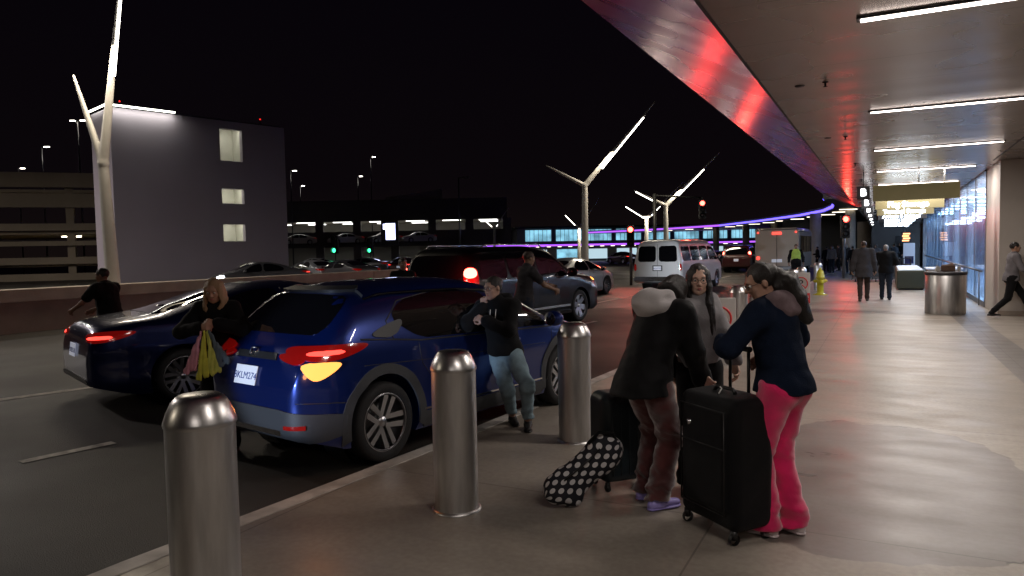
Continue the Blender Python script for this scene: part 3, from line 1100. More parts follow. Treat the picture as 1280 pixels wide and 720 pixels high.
ypole(at(143, 345, 20), at(129, 205, 20), at(92, 95, 20), at(151, -30, 20), .19, 'big pale forked light pole beside the tower, its bright arm leaving the top', (.47, .98), power=260)
ypole(at(731, 330, 36), at(731, 232, 36), at(683, 207, 36), at(819, 127, 36), .19, 'forked light pole in the centre with one bright sloping arm', (.22, .82))
ypole(at(833, 330, 46), at(832, 257, 46), at(793, 238, 46), at(899, 191, 46), .19, 'forked light pole behind the white van, taller of that close pair', (.2, .7), (.3, .95))
ypole(at(808, 325, 58), at(808, 273, 58), at(781, 257, 58), at(855, 227, 58), .19, 'forked light pole behind the white van, smaller of that close pair', (.1, .35), (.1, .95))
ypole(at(724, 325, 70), at(724, 285, 70), at(706, 268, 70), at(750, 246, 70), .18, 'small forked light pole just left of the central one', (.1, .2), (.25, .95))
ypole(at(618, 320, 85), at(618, 285, 85), at(606, 275, 85), at(637, 258, 85), .17, 'smallest forked light pole standing over the black vehicle roof', (.1, .2), (.2, .95), power=0)
q = Vector
ypole(q((-19.2, -9, 0)), q((-19.2, -9, 5)), q((-20.5, -9.5, 7)), q((-16, -8, 9.6)), .24, 'forked light pole behind the photographer to the left', (.3, .95), power=330)

# ================================================================== VEHICLES
def ip(tab, y):
    return float(np.interp(y, [a for a, _ in tab], [c for _, c in tab]))


def sip(tab, y):
    """smooth (Catmull-Rom like) interpolation of a table"""
    xs = [a for a, _ in tab]; zs = [c for _, c in tab]
    if y <= xs[0]: return zs[0]
    if y >= xs[-1]: return zs[-1]
    i = max(j for j in range(len(xs) - 1) if xs[j] <= y)
    h = xs[i + 1] - xs[i]
    def sl(j):
        if j <= 0: return (zs[1] - zs[0]) / (xs[1] - xs[0])
        if j >= len(xs) - 1: return (zs[-1] - zs[-2]) / (xs[-1] - xs[-2])
        a = (zs[j] - zs[j - 1]) / (xs[j] - xs[j - 1]); c = (zs[j + 1] - zs[j]) / (xs[j + 1] - xs[j])
        return 0 if a * c <= 0 else 2 * a * c / (a + c)
    t = (y - xs[i]) / h
    return ((2 * t**3 - 3 * t**2 + 1) * zs[i] + (t**3 - 2 * t**2 + t) * h * sl(i) + (-2 * t**3 + 3 * t**2) * zs[i + 1] + (t**3 - t**2) * h * sl(i + 1))


def car_body(S):
    L, Wd = S['L'], S['W']
    top, bot, belt = S['top'], S['bot'], S['belt']
    y0, y1 = -L / 2, L / 2
    ys = sorted(set([round(v, 4) for v in
                     [y0 + a for a in (0, .004, .015, .03, .05, .075, .1, .13, .16, .2, .24, .28, .32, .37, .42, .48, .54, .6)] +
                     [y1 - a for a in (0, .004, .015, .03, .05, .075, .1, .13, .16, .2, .25, .3, .37, .45)] +
                     list(np.linspace(y0 + .66, y1 - .5, 44))]))
    rc = .07
    V, F = [], []
    na, nb = 11, 13
    side = S.get('side', [(0, .93), (.18, .97), (.32, 1.0), (.5, .992), (.62, .985), (.68, 1.0), (.8, .985), (1.0, .955), (1.3, .92)])
    for y in ys:
        d = min(y - y0, y1 - y)
        ins = rc * (1 - math.sqrt(max(0, 1 - (1 - min(d, rc) / rc) ** 2)))
        zt = sip(top, y) - ins * .6
        zb = ip(bot, y) + ins * .6
        e = S['endw']
        # plan rounding
        dr, df = y - y0, y1 - y
        pl = 1 - e[0] * max(0, 1 - dr / e[1]) ** 2.6 - e[2] * max(0, 1 - df / e[3]) ** 2.4
        hw = Wd / 2 * pl - ins
        zbelt = min(ip(belt, y), zt - .05)
        ring = []
        for i in range(na):
            t = i / (na - 1)
            z = zb + (zbelt - zb) * t
            ring.append((hw * sip(side, z), z))
        ring[0] = (ring[0][0] - .02, zb)
        wb = ring[-1][0]
        h = zt - zbelt
        tm = S['tumble']
        ne = 2 / S.get('boxy', 4.5)
        for i in range(1, nb):
            th = PI / 2 * i / (nb - 1)
            c, s = math.cos(th), math.sin(th)
            x = max(c, 0) ** ne
            z = s ** ne
            zz = z * h
            ring.append((wb * x * (1 - tm * min(zz, .62)) if i < nb - 1 else 0, zbelt + zz))
        full = [(0, zb), (ring[0][0] * .6, zb)] + ring
        full = full + [(-x, z) for x, z in full[::-1] if x > 0]
        n = len(full)
        k = len(V)
        V += [(x, y, z) for x, z in full]
        if k:
            for i in range(n):
                j = (i + 1) % n
                F.append((k - n + i, k - n + j, k + j, k + i))
    n = len(full)
    F.append(tuple(range(n)))
    F.append(tuple(range(len(V) - n, len(V)))[::-1])
    me = mesh('body', V, F)
    bm = bmesh.new(); bm.from_mesh(me)
    bmesh.ops.remove_doubles(bm, verts=bm.verts, dist=1e-5)
    bmesh.ops.recalc_face_normals(bm, faces=bm.faces)
    bm.to_mesh(me); bm.free()
    me.polygons.foreach_set('use_smooth', [True] * len(me.polygons))
    return me


def cut(me, cutters):
    """cut wheel wells"""
    o = D.objects.new('t', me); COL.objects.link(o)
    tmp = []
    for b in cutters:
        c = D.objects.new('c', mesh('c', b.v, b.f)); COL.objects.link(c); tmp.append(c)
        md = o.modifiers.new('b', 'BOOLEAN'); md.operation = 'DIFFERENCE'; md.object = c; md.solver = 'EXACT'
    dg = bpy.context.evaluated_depsgraph_get()
    r = D.meshes.new_from_object(o.evaluated_get(dg))
    for c in tmp + [o]: D.objects.remove(c)
    r.materials.clear()
    r.set_sharp_from_angle(angle=math.radians(38))
    return r


def dens(poly, step):
    out = []
    n = len(poly)
    for i in range(n):
        a, c = Vector(poly[i]), Vector(poly[(i + 1) % n])
        m = max(1, int((c - a).length / step))
        out += [a.lerp(c, j / m) for j in range(m)]
    return out


def smooth_poly(poly, it=2, r=.075):
    """corner cutting by at most r, soft outlines"""
    for q in range(it + 1):
        rq = r if q == 0 else r * .3
        o = []
        n = len(poly)
        for i in range(n):
            a, c = Vector(poly[i]), Vector(poly[(i + 1) % n])
            k = min(.25 if q == 0 else .27, rq / max((c - a).length, 1e-6)); o += [a.lerp(c, k), a.lerp(c, 1 - k)]
        poly = [tuple(p) for p in o]
    return poly


def inside(p, poly):
    r = False
    n = len(poly)
    for i in range(n):
        a, c = poly[i], poly[(i + 1) % n]
        if (a[1] > p[1]) != (c[1] > p[1]) and p[0] < (c[0] - a[0]) * (p[1] - a[1]) / (c[1] - a[1]) + a[0]: r = not r
    return r


def patch(bvh, poly, org, u, v, name, m, parent, off=.006, th=.012, step=.05, rnd=1, label=None, puff=0.):
    """shape drawn in the plane (org,u,v), laid onto the body surface along -(u x v), with thickness"""
    org, u, v = Vector(org), Vector(u).normalized(), Vector(v).normalized()
    d = -(u.cross(v)).normalized()
    if rnd: poly = smooth_poly(poly, rnd)
    P = dens(poly, step)
    pl = [(p.x, p.y) for p in P]
    nb = len(P)
    xs = [p[0] for p in pl]; zs = [p[1] for p in pl]
    inner = []
    x = min(xs) + step / 2
    while x < max(xs):
        z = min(zs) + step / 2
        while z < max(zs):
            if inside((x, z), pl) and min((Vector((x, z)) - q).length for q in P) > step * .45: inner.append(Vector((x, z)))
            z += step
        x += step
    res = geometry.delaunay_2d_cdt([Vector((p.x, p.y)) for p in P] + inner, [(i, (i + 1) % nb) for i in range(nb)], [], 1, 1e-6)
    vs, fs = res[0], res[2]
    top, bt = [], []
    lastd = 1.0
    for q in vs:
        o = org + u * q.x + v * q.y
        hit = bvh.ray_cast(o, d)
        if hit[0] is None:
            hit = bvh.find_nearest(o + d * lastd)
        else:
            lastd = hit[3]
        nrm = hit[1] if hit[1].dot(d) < 0 else -hit[1]
        k = off
        if puff:
            e = min((q - w).length for w in P)
            k += puff * min(1, e / .06)
        top.append(hit[0] + nrm * k)
        bt.append(hit[0] - nrm * th)
    n = len(vs)
    F = [tuple(f) for f in fs] + [tuple(i + n for i in f)[::-1] for f in fs]
    # rim
    cnt = {}
    for f in fs:
        for i in range(len(f)):
            e = (f[i], f[(i + 1) % len(f)])
            cnt[e] = 1
    for a, c in cnt:
        if (c, a) not in cnt: F.append((c, a, a + n, c + n))
    me = mesh(name, top + bt, F)
    bm = bmesh.new(); bm.from_mesh(me); bmesh.ops.recalc_face_normals(bm, faces=bm.faces); bm.to_mesh(me); bm.free()
    me.polygons.foreach_set('use_smooth', [True] * len(me.polygons))
    me.set_sharp_from_angle(angle=math.radians(50))
    o = link(name, me, m, parent)
    if label: o['label'] = label
    return o


def make_wheel(parent, x, y, r, w, side, spokes=5, rimr=.68, style=0):
    """one wheel: tyre with rim as sub-part; side +1 = right"""
    mt = Matrix.Translation((x, y, r)) @ Matrix.Rotation(PI / 2 * side, 4, 'Y')
    rr = r * rimr
    b = MB()
    h = w / 2
    b.lathe([(rr * .99, -h * .9), (rr * 1.06, -h), (r * .93, -h), (r * .985, -h * .8), (r, -h * .5), (r, h * .5), (r * .985, h * .8), (r * .93, h * .97), (rr * 1.1, h), (rr * .99, h * .86)], 40, mt)
    t = b.build('wheel', 'tyre', parent)
    b = MB()
    b.lathe([(rr * .99, -h * .8), (rr * .99, h * .8), (rr * 1.0, h * .9), (rr * .95, h * .92), (rr * .93, h * .7), (rr * .88, -h * .3), (0, -h * .3)], 40, mt)
    b.build('rim', 'rimdark', t)
    b = MB()
    for k in range(spokes):
        a = 2 * PI * k / spokes + .3
        for q in ((-.2, .2),) if style == 0 else ((-.24, -.07), (.07, .24)):
            poly = [(rr * .12, q[0] * rr * .9), (rr * .92, q[0] * rr * 1.35 if style == 0 else q[0] * rr * 1.2), (rr * .96, q[1] * rr * 1.35 if style == 0 else q[1] * rr * 1.2), (rr * .12, q[1] * rr * .9)]
            m2 = mt @ Matrix.Rotation(a, 4, 'Z')
            n = len(poly)
            v0 = [m2 @ Vector((px, py, h * (.55 if px < rr * .5 else .78))) for px, py in poly]
            v1 = [m2 @ Vector((px, py, h * .3)) for px, py in poly]
            b.add(v0 + v1, [tuple(range(n)), tuple(range(n, 2 * n))[::-1]] + [(i, n + i, n + (i + 1) % n, (i + 1) % n) for i in range(n)])
    b.lathe([(rr * .93, h * .7), (rr * .99, h * .93), (rr * 1.01, h * .9)], 40, mt)
    b.lathe([(0, h * .66), (rr * .15, h * .64), (rr * .2, h * .5)], 16, mt)
    b.build('spokes', 'rim', t)
    MB().lathe([(0, -h * .1), (rr * .7, -h * .1), (rr * .7, -h * .25), (0, -h * .25)], 24, mt).build('brake_disc', 'disc', t)
    return t


SIDE = ((3, 0, 0), (0, 1, 0), (0, 0, 1))      # u = +y, v = +z, looking along -x  (right side)
SIDEL = ((-3, 0, 0), (0, -1, 0), (0, 0, 1))
REAR = ((0, -4, 0), (1, 0, 0), (0, 0, 1))     # u = +x, v = z looking along +y
FRONT = ((0, 4, 0), (-1, 0, 0), (0, 0, 1))
_c = math.cos(PI / 4)
OBR = ((3, -4 + 0, 0), (_c, _c, 0), (0, 0, 1))   # rear right corner, looking (-x,+y)
TOPV = ((0, 0, 3), (1, 0, 0), (0, 1, 0))


def make_car(name, label, cat, S, paint, group=None):
    root = empty(name, (0, 0, 0), 0, label, cat, group)
    me = car_body(S)
    r, wy = S['wr'], S['wy']
    cs = []
    for y in wy:
        for sx in (1, -1):
            b = MB()
            m = Matrix.Translation((sx * (S['W'] / 2 - .12), y, r + .01)) @ Matrix.Rotation(PI / 2, 4, 'Y')
            R = r * S.get('arch', 1.17)
            b.lathe([(R, -.32), (R, .32)], 40, m)
            k = len(b.v)
            b.f += [tuple(range(40))[::-1], tuple(range(40, 80))]
            b.sm += [False] * 2
            cs.append(b)
    bvh = BVHTree.FromPolygons([v.co for v in me.vertices], [tuple(p.vertices) for p in me.polygons])
    me2 = cut(me, cs)
    body = link('body', me2, paint, root)
    # dark wells
    for y in wy:
        for sx in (1, -1):
            b = MB()
            R = r * S.get('arch', 1.17)
            m = Matrix.Translation((sx * (S['W'] / 2 - .3), y, r + .01)) @ Matrix.Rotation(PI / 2, 4, 'Y')
            b.lathe([(R * 1.01, -.14), (R * 1.01, .135)], 32, m)
            b.lathe([(R * 1.01, .14 * -sx), (0, .14 * -sx)], 32, m)
            b.build('wheel_well', 'trim', body)
    for y in wy:
        for sx in (1, -1):
            make_wheel(root, sx * (S['W'] / 2 - S['ww'] / 2 - .012), y, r, S['ww'], sx, S.get('spokes', 5), S.get('rimr', .68), S.get('style', 0))
    def both(poly, nm, m, **k):
        a = patch(bvh, poly, *SIDE, nm, m, root, **k)
        c = patch(bvh, [(-y, z) for y, z in poly][::-1], *SIDELm, nm, m, root, **k)
        return a, c
    SIDELm = SIDEL
    return root, body, bvh, both


def mirror(root, both, S, paint, y, z, s=1.0, folded=False):
    for sx in (1, -1):
        x = sx * (S['W'] / 2 * .93)
        me = sdf_mesh('mirror', [ell((x + sx * .16 * s, y, z), (.12 * s, .075 * s, .085 * s)), (cone((x - sx * .03, y + .03, z - .06), (x + sx * .1, y + .01, z - .03), .03, .03), .03)], .012, .03)
        o = link('mirror', me, paint, root)
        MB().lathe([(0, 0), (.07, 0), (.075, .01)], 16, Matrix.Translation((x + sx * .16 * s, y - .074 * s, z)) @ Matrix.Rotation(PI / 2, 4, 'X')).build('mirror_glass', 'chrome', o)


def plate(root, bvh, x, z, yhint=-4, txt='8KLM 274', w=.30, h=.16, front=False, tilt=0.):
    hit = bvh.ray_cast(Vector((x, yhint, z)), Vector((0, 1 if yhint < 0 else -1, 0)))
    y = hit[0].y
    nr = hit[1]
    t = math.atan2(nr.z, -nr.y) if yhint < 0 else 0
    mt = Matrix.Translation((x, y - .012, z)) @ Matrix.Rotation(-t, 4, 'X')
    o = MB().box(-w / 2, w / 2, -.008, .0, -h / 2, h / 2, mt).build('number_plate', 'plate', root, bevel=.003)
    text_mesh('plate_text', txt, h * .52, 'platetxt', o, mt @ Matrix.Translation((0, -.009, -.01)) @ XZ, .001)
    return o


def shutline(bvh, pts, root, frame_=SIDE, w=.006, nm='door_seam'):
    org, u, v = [Vector(q) for q in frame_]
    d = -(u.cross(v)).normalized()
    b = MB(); P = []
    for i in range(len(pts) - 1):
        a, c = Vector(pts[i]), Vector(pts[i + 1])
        m = max(2, int((c - a).length / .05))
        P += [a.lerp(c, j / m) for j in range(m)]
    P.append(Vector(pts[-1]))
    Q = []
    for q in P:
        h = bvh.ray_cast(org + u * q.x + v * q.y, d)
        if h[0] is not None: Q.append(h[0] + d * (w * .35))
    if len(Q) > 1: b.tube(Q, w, 6)
    return b.build(nm, 'trim', root)


# ---- blue compact hatch (nearest)
S_H = dict(L=4.62, W=1.62, wr=.345, ww=.225, wy=(-1.47, 1.38), arch=1.19, tumble=.42, boxy=3.6, endw=(.26, .62, .22, .9), style=1, spokes=5, rimr=.72,
           top=[(-2.31, .72), (-2.29, .80), (-2.24, .92), (-2.17, 1.02), (-2.08, 1.10), (-1.96, 1.22), (-1.82, 1.36), (-1.72, 1.455), (-1.55, 1.50), (-1.1, 1.54), (-.4, 1.545), (.15, 1.50), (.6, 1.39), (1.0, 1.20), (1.3, 1.05), (1.7, .99), (2.05, .88), (2.22, .76), (2.31, .6)],
           bot=[(-2.31, .34), (-2.0, .24), (-1.9, .2), (1.9, .2), (2.31, .26)],
           belt=[(-2.31, .8), (-1.9, 1.02), (-1.2, 1.0), (.2, .95), (1.1, .93), (1.5, .86), (2.31, .5)])
hrv, body, bvh, both = make_car('hatchback', 'shiny blue compact hatchback at the kerb with its rear signal lamp glowing orange', 'car', S_H, 'blue')
both([(-.98, 1.02), (.18, .985), (.16, 1.375), (-.55, 1.42), (-1.12, 1.36), (-1.32, 1.22)], 'rear_window', 'glass', off=.005, step=.06, rnd=1)
both([(.26, .985), (1.12, .96), (.98, 1.06), (.62, 1.27), (.40, 1.355), (.25, 1.37)], 'front_window', 'glass', off=.005, step=.06, rnd=1)
M['pillarg'] = mat('pillar_grey', (.16, .15, .15), .35)
both([(-1.62, 1.09), (-1.30, 1.05), (-1.12, 1.22), (-1.40, 1.17)], 'quarter_window', 'trim', off=.009, step=.04, rnd=1)
for sg, fr in ((1, SIDE), (-1, SIDEL)):
    sh = lambda P: [(sg * a, c) for a, c in P]
    b_ = shutline(bvh, sh([(-1.70, 1.075), (-1.28, 1.035), (-.98, 1.0), (.2, .965), (1.2, .94)]), root=hrv, frame_=fr, w=.009, nm='belt_trim')
    shutline(bvh, sh([(-1.32, 1.04), (-1.36, 1.2), (-1.14, 1.36), (-.55, 1.43), (.2, 1.385), (.6, 1.295), (1.16, .97)]), hrv, fr, .008, 'window_trim')
    shutline(bvh, sh([(.215, 1.42), (.22, .95), (.2, .5), (.16, .32)]), hrv, fr, .005)
    shutline(bvh, sh([(1.16, .95), (1.12, .7), (1.05, .4), (.98, .32)]), hrv, fr, .005)
    shutline(bvh, sh([(-1.02, .99), (-1.0, .8), (-.86, .62), (-.8, .4), (-.82, .32)]), hrv, fr, .005)
    shutline(bvh, sh([(-2.28, .62), (-2.0, .60), (-1.86, .58)]), hrv, fr, .005, 'bumper_seam')
    shutline(bvh, sh([(-1.7, .86), (-.9, .82), (.2, .79), (1.0, .77)]), hrv, fr, .0035, 'crease_line')
M['bodyglint'] = M['blue']
# arch and sill cladding
for fr, sg in ((SIDE, 1), (SIDEL, -1)):
    for wy in S_H['wy']:
        R0, R1 = S_H['wr'] * 1.185, S_H['wr'] * 1.185 + .085
        poly = [(sg * (wy + R1 * math.cos(a)), .355 + R1 * math.sin(a)) for a in np.linspace(-.25, PI + .25, 26)] + [(sg * (wy + R0 * math.cos(a)), .355 + R0 * math.sin(a)) for a in np.linspace(PI + .2, -.2, 26)]
        patch(bvh, poly if sg > 0 else poly, *fr, 'arch_cladding', 'cladding', hrv, off=.012, th=.01, step=.045, rnd=0)
    patch(bvh, [(sg * a, c) for a, c in [(-1.0, .22), (.92, .22), (.9, .36), (-.98, .36)]][::sg], *fr, 'sill_cladding', 'cladding', hrv, off=.012, step=.07, rnd=0)
    patch(bvh, [(sg * a, c) for a, c in [(-1.0, .375), (.9, .375), (.9, .392), (-1.0, .392)]][::sg], *fr, 'sill_trim', 'chrome', hrv, off=.012, step=.07, rnd=0)
# rear: window, bumper cladding, lights, emblem, plate
patch(bvh, [(-.62, 1.13), (.62, 1.13), (.56, 1.42), (.3, 1.445), (-.3, 1.445), (-.56, 1.42)], *REAR, 'rear_screen', 'glass', hrv, off=.005, step=.05, rnd=1)
patch(bvh, [(-.80, .30), (.80, .30), (.85, .50), (.5, .56), (-.5, .56), (-.85, .50)], *REAR, 'bumper_cladding', 'cladding', hrv, off=.014, step=.05, rnd=1)
patch(bvh, [(-.45, .36), (.45, .36), (.45, .395), (-.45, .395)], *REAR, 'bumper_trim', 'chrome', hrv, off=.02, step=.05, rnd=0)
for sx in (1, -1):
    lit = 'redlens'
    patch(bvh, [(sx * .50, .41), (sx * .66, .41), (sx * .66, .445), (sx * .50, .44)][::sx], *REAR, 'reflector', 'redlens', hrv, off=.022, step=.05, rnd=0)
    # garnish arm on the tailgate
    patch(bvh, [(sx * .30, .985), (sx * .62, 1.0), (sx * .62, .90), (sx * .36, .935)][::sx], *REAR, 'garnish_lamp', 'redlens', hrv, off=.014, step=.03, rnd=1)
OB = ((3, -3, 0), (_c, _c, 0), (0, 0, 1))
OBLl = ((-3, -3, 0), (_c, -_c, 0), (0, 0, 1))


def uob(x, y): return (x - 3) * _c + (y + 3) * _c


def obp(pts, left=False):
    if not left: return [(uob(x, y), z) for x, y, z in pts]
    return [(-uob(x, y), z) for x, y, z in pts][::-1]


upper = [(.46, -2.25, .965), (.44, -2.25, 1.035), (.80, -1.95, 1.06), (.84, -1.66, 1.04), (.82, -1.82, .975), (.76, -2.05, .925)]
lower = [(.58, -2.22, .925), (.81, -1.95, .93), (.79, -2.0, .86), (.72, -2.15, .775), (.66, -2.2, .82)]
tl_ = patch(bvh, obp(upper), *OB, 'tail_light', 'redlens', hrv, off=.018, step=.025, rnd=1, label='glowing tail light with orange lower lens')
patch(bvh, obp([(.64, -2.18, .97), (.64, -2.18, 1.00), (.80, -1.95, 1.02), (.80, -1.92, .985)]), *OB, 'brake_lamp', 'redlit', tl_, off=.024, step=.025, rnd=1)
patch(bvh, obp(lower), *OB, 'signal_lens', 'amberhot', tl_, off=.018, step=.025, rnd=1)
tl2 = patch(bvh, obp(upper, True), *OBLl, 'tail_light', 'redlens', hrv, off=.018, step=.025, rnd=1)
patch(bvh, obp(lower, True), *OBLl, 'reverse_lens', 'dimlens', tl2, off=.018, step=.025, rnd=1)
patch(bvh, [(-.30, .935), (.30, .935), (.28, .985), (-.28, .985)], *REAR, 'chrome_garnish', 'trim', hrv, off=.012, step=.04, rnd=0)
plate(hrv, bvh, -.05, .80, txt='8KLM274', w=.31, h=.16)
# emblem: rounded frame with H
hit = bvh.ray_cast(Vector((-.05, -4, .985)), Vector((0, 1, 0)))
mt = Matrix.Translation((-.05, hit[0].y - .016, .985)) @ Matrix.Rotation(-.5, 4, 'X')
b = MB()
b.tube([mt @ Vector((x, 0, z)) for x, z in [(-.05, -.035), (.05, -.035), (.06, .035), (-.06, .035), (-.05, -.035)]], .005, 6)
b.tube([mt @ Vector((-.028, 0, -.03)), mt @ Vector((-.036, 0, .03))], .006, 6); b.tube([mt @ Vector((.028, 0, -.03)), mt @ Vector((.036, 0, .03))], .006, 6)
b.tube([mt @ Vector((-.03, 0, 0)), mt @ Vector((.03, 0, 0))], .006, 6)
b.build('emblem', 'chrome', hrv)
patch(bvh, [(-.58, 1.455), (.58, 1.455), (.52, 1.485), (-.52, 1.485)], *REAR, 'spoiler', 'trim', hrv, off=.03, step=.06, rnd=0)
for sx in (1, -1):
    b = MB(); P = []
    for y in np.linspace(-1.5, .3, 12):
        h = bvh.ray_cast(Vector((sx * .56, y, 3)), Vector((0, 0, -1)))
        P.append(h[0] + Vector((0, 0, .022 if -1.45 < y < .25 else .0)))
    b.tube(P, .012, 6); b.build('roof_rail', 'blackp', hrv)
mirror(hrv, both, S_H, 'blue', 1.02, 1.04)
for y in (-.62, .42):
    for sx in (1, -1):
        h = bvh.ray_cast(Vector((sx * 3, y, .86)), Vector((-sx, 0, 0)))
        if h[0] is not None and not (y < 0):
            MB().tube([h[0] + Vector((sx * .01, -.09, 0)), h[0] + Vector((sx * .035, -.06, .004)), h[0] + Vector((sx * .035, .06, .004)), h[0] + Vector((sx * .01, .09, 0))], .014, 8).build('door_handle', 'blue', hrv)
for sx in (1, -1):
    OF = ((sx * 3, 3, 0), (-sx * _c * -1 if sx > 0 else _c, _c, 0), (0, 0, 1))
fr1 = ((3, 3, 0), (-_c, _c, 0), (0, 0, 1))
patch(bvh, [(.72, .80), (.97, .78), (1.07, .68), (.88, .66), (.70, .70)], *fr1, 'headlight', 'dimlens', hrv, off=.01, step=.04, rnd=1)
hit = bvh.ray_cast(Vector((3, 1.9, .74)), Vector((-1, 0, 0)))
patch(bvh, [(1.80, .72), (1.95, .72), (1.93, .78), (1.78, .78)], *SIDE, 'marker_lamp', 'amber', hrv, off=.012, step=.03, rnd=1)
hrv.location = (-4.14, 6.20, 0)
hrv.rotation_euler = (0, 0, -math.radians(10.5))
hrv.scale = (.95, .92, .965)

# ---- navy sedan
S_S = dict(L=4.85, W=1.78, wr=.335, ww=.235, wy=(-1.40, 1.42), arch=1.17, tumble=.50, boxy=3.2, endw=(.18, .6, .24, .9), style=1, spokes=7, rimr=.72,
           top=[(-2.425, .68), (-2.40, .82), (-2.34, .97), (-2.24, 1.035), (-1.95, 1.075), (-1.6, 1.12), (-1.2, 1.24), (-.75, 1.37), (-.3, 1.44), (.1, 1.45), (.5, 1.40), (.95, 1.22), (1.35, 1.04), (1.7, .98), (2.1, .88), (2.3, .76), (2.425, .58)],
           bot=[(-2.425, .32), (-2.1, .22), (-1.9, .17), (1.9, .17), (2.425, .22)],
           belt=[(-2.425, .8), (-1.9, .98), (-1.0, .97), (.2, .93), (1.2, .91), (1.6, .84), (2.425, .5)])


def make_sedan(name, label, paint, group=None, lit='redlit', spoiler=False):
    r, body, bvh, both = make_car(name, label, 'car', S_S, paint, group)
    both([(-.98, .985), (-.02, .965), (-.05, 1.355), (-.45, 1.34), (-.86, 1.22), (-1.05, 1.10)], 'rear_window', 'glass', off=.005, step=.07)
    both([(.05, .965), (1.02, .94), (.85, 1.06), (.48, 1.27), (.2, 1.34), (.04, 1.355)], 'front_window', 'glass', off=.005, step=.07)
    patch(bvh, [(-.56, -1.66), (.56, -1.66), (.50, -.85), (-.50, -.85)], *TOPV, 'rear_screen', 'glass', r, off=.005, step=.07)
    patch(bvh, [(-.52, .55), (.52, .55), (.64, 1.28), (-.64, 1.28)], *TOPV, 'windscreen', 'glass', r, off=.005, step=.07)
    for sg, fr in ((1, SIDE), (-1, SIDEL)):
        sh = lambda P: [(sg * a, c) for a, c in P]
        shutline(bvh, sh([(-1.12, 1.06), (-1.02, .97), (0, .945), (1.12, .92)]), r, fr, .008, 'belt_trim')
        shutline(bvh, sh([(0, 1.36), (.0, .9), (-.03, .3)]), r, fr, .005)
        shutline(bvh, sh([(1.1, .9), (1.0, .3)]), r, fr, .005)
        shutline(bvh, sh([(-1.0, .97), (-.95, .75), (-.78, .45)]), r, fr, .005)
    pu = [(.50, -2.36, .84), (.52, -2.36, .92), (.80, -2.10, .95), (.86, -1.88, .94), (.83, -2.0, .87), (.74, -2.25, .81)]
    for left in (False, True):
        t = patch(bvh, obp(pu, left), *(OBLl if left else OB), 'tail_light', 'redlens', r, off=.012, step=.03, rnd=1)
        pi_ = [(.56, -2.33, .85), (.58, -2.33, .88), (.78, -2.12, .90), (.78, -2.12, .86)]
        patch(bvh, obp(pi_, left), *(OBLl if left else OB), 'brake_lamp', lit, t, off=.018, step=.03, rnd=1)
    patch(bvh, [(-.7, .30), (.7, .30), (.66, .40), (-.66, .40)], *REAR, 'bumper_insert', 'trim', r, off=.01, step=.07)
    plate(r, bvh, 0, .70, txt='7XRD518')
    for sx in (1, -1):
        fr = ((sx * 3, 3, 0), (-_c, sx * _c, 0), (0, 0, 1)) if sx > 0 else ((-3, 3, 0), (-_c, -_c, 0), (0, 0, 1))
        patch(bvh, [(sx * a, c) for a, c in [(.72, .80), (1.0, .78), (1.1, .70), (.9, .67), (.70, .71)]][::sx], *fr, 'headlight', 'dimlens', r, off=.01, step=.05, rnd=1)
    mirror(r, both, S_S, paint, .92, 1.0, .9)
    for y in (-.7, .35):
        for sx in (1, -1):
            h = bvh.ray_cast(Vector((sx * 3, y, .86)), Vector((-sx, 0, 0)))
            MB().tube([h[0] + Vector((sx * .01, -.09, 0)), h[0] + Vector((sx * .03, -.06, .004)), h[0] + Vector((sx * .03, .06, .004)), h[0] + Vector((sx * .01, .09, 0))], .012, 8).build('door_handle', paint, r)
    return r


sed = make_sedan('sedan', 'dark navy sedan at the left with its red tail light lit, beyond the blue hatchback', 'navy', lit='redlit')
sed.location = (-7.68, 7.30, 0)
sed.rotation_euler = (0, 0, -math.radians(21))
sed.scale = (.96, .96, .96)


# ---- black full size suv
S_U = dict(L=5.35, W=1.92, wr=.385, ww=.26, wy=(-1.58, 1.62), arch=1.15, tumble=.30, boxy=6, endw=(.08, .35, .13, .6), style=0, spokes=6, rimr=.70,
           top=[(-2.675, .95), (-2.66, 1.1), (-2.62, 1.2), (-2.5, 1.55), (-2.4, 1.72), (-2.25, 1.80), (-1.5, 1.83), (-.2, 1.84), (.5, 1.78), (.95, 1.52), (1.35, 1.24), (1.6, 1.18), (2.2, 1.12), (2.5, 1.03), (2.64, .9), (2.675, .75)],
           bot=[(-2.675, .4), (-2.3, .28), (2.3, .26), (2.675, .34)],
           belt=[(-2.675, 1.0), (-2.2, 1.16), (.3, 1.12), (1.2, 1.1), (1.6, 1.05), (2.675, .7)],
           side=[(0, .95), (.25, .98), (.45, 1.0), (.8, 1.0), (.95, .99), (1.15, .97), (1.4, .95)])
suv, body, bvh, both = make_car('suv', 'big glossy black sport utility vehicle with a glowing red tail light beyond the blue hatchback', 'car', S_U, 'blackp')
both([(-2.3, 1.18), (-1.32, 1.17), (-1.32, 1.66), (-2.15, 1.64)], 'quarter_window', 'glass', off=.005, step=.08)
both([(-1.24, 1.17), (-.22, 1.16), (-.22, 1.68), (-1.24, 1.67)], 'rear_window', 'glass', off=.005, step=.08)
both([(-.14, 1.16), (1.08, 1.14), (.95, 1.30), (.6, 1.58), (.35, 1.67), (-.14, 1.68)], 'front_window', 'glass', off=.005, step=.08)
patch(bvh, [(-.72, 1.2), (.72, 1.2), (.66, 1.66), (-.66, 1.66)], *REAR, 'rear_screen', 'glass', suv, off=.005, step=.08)
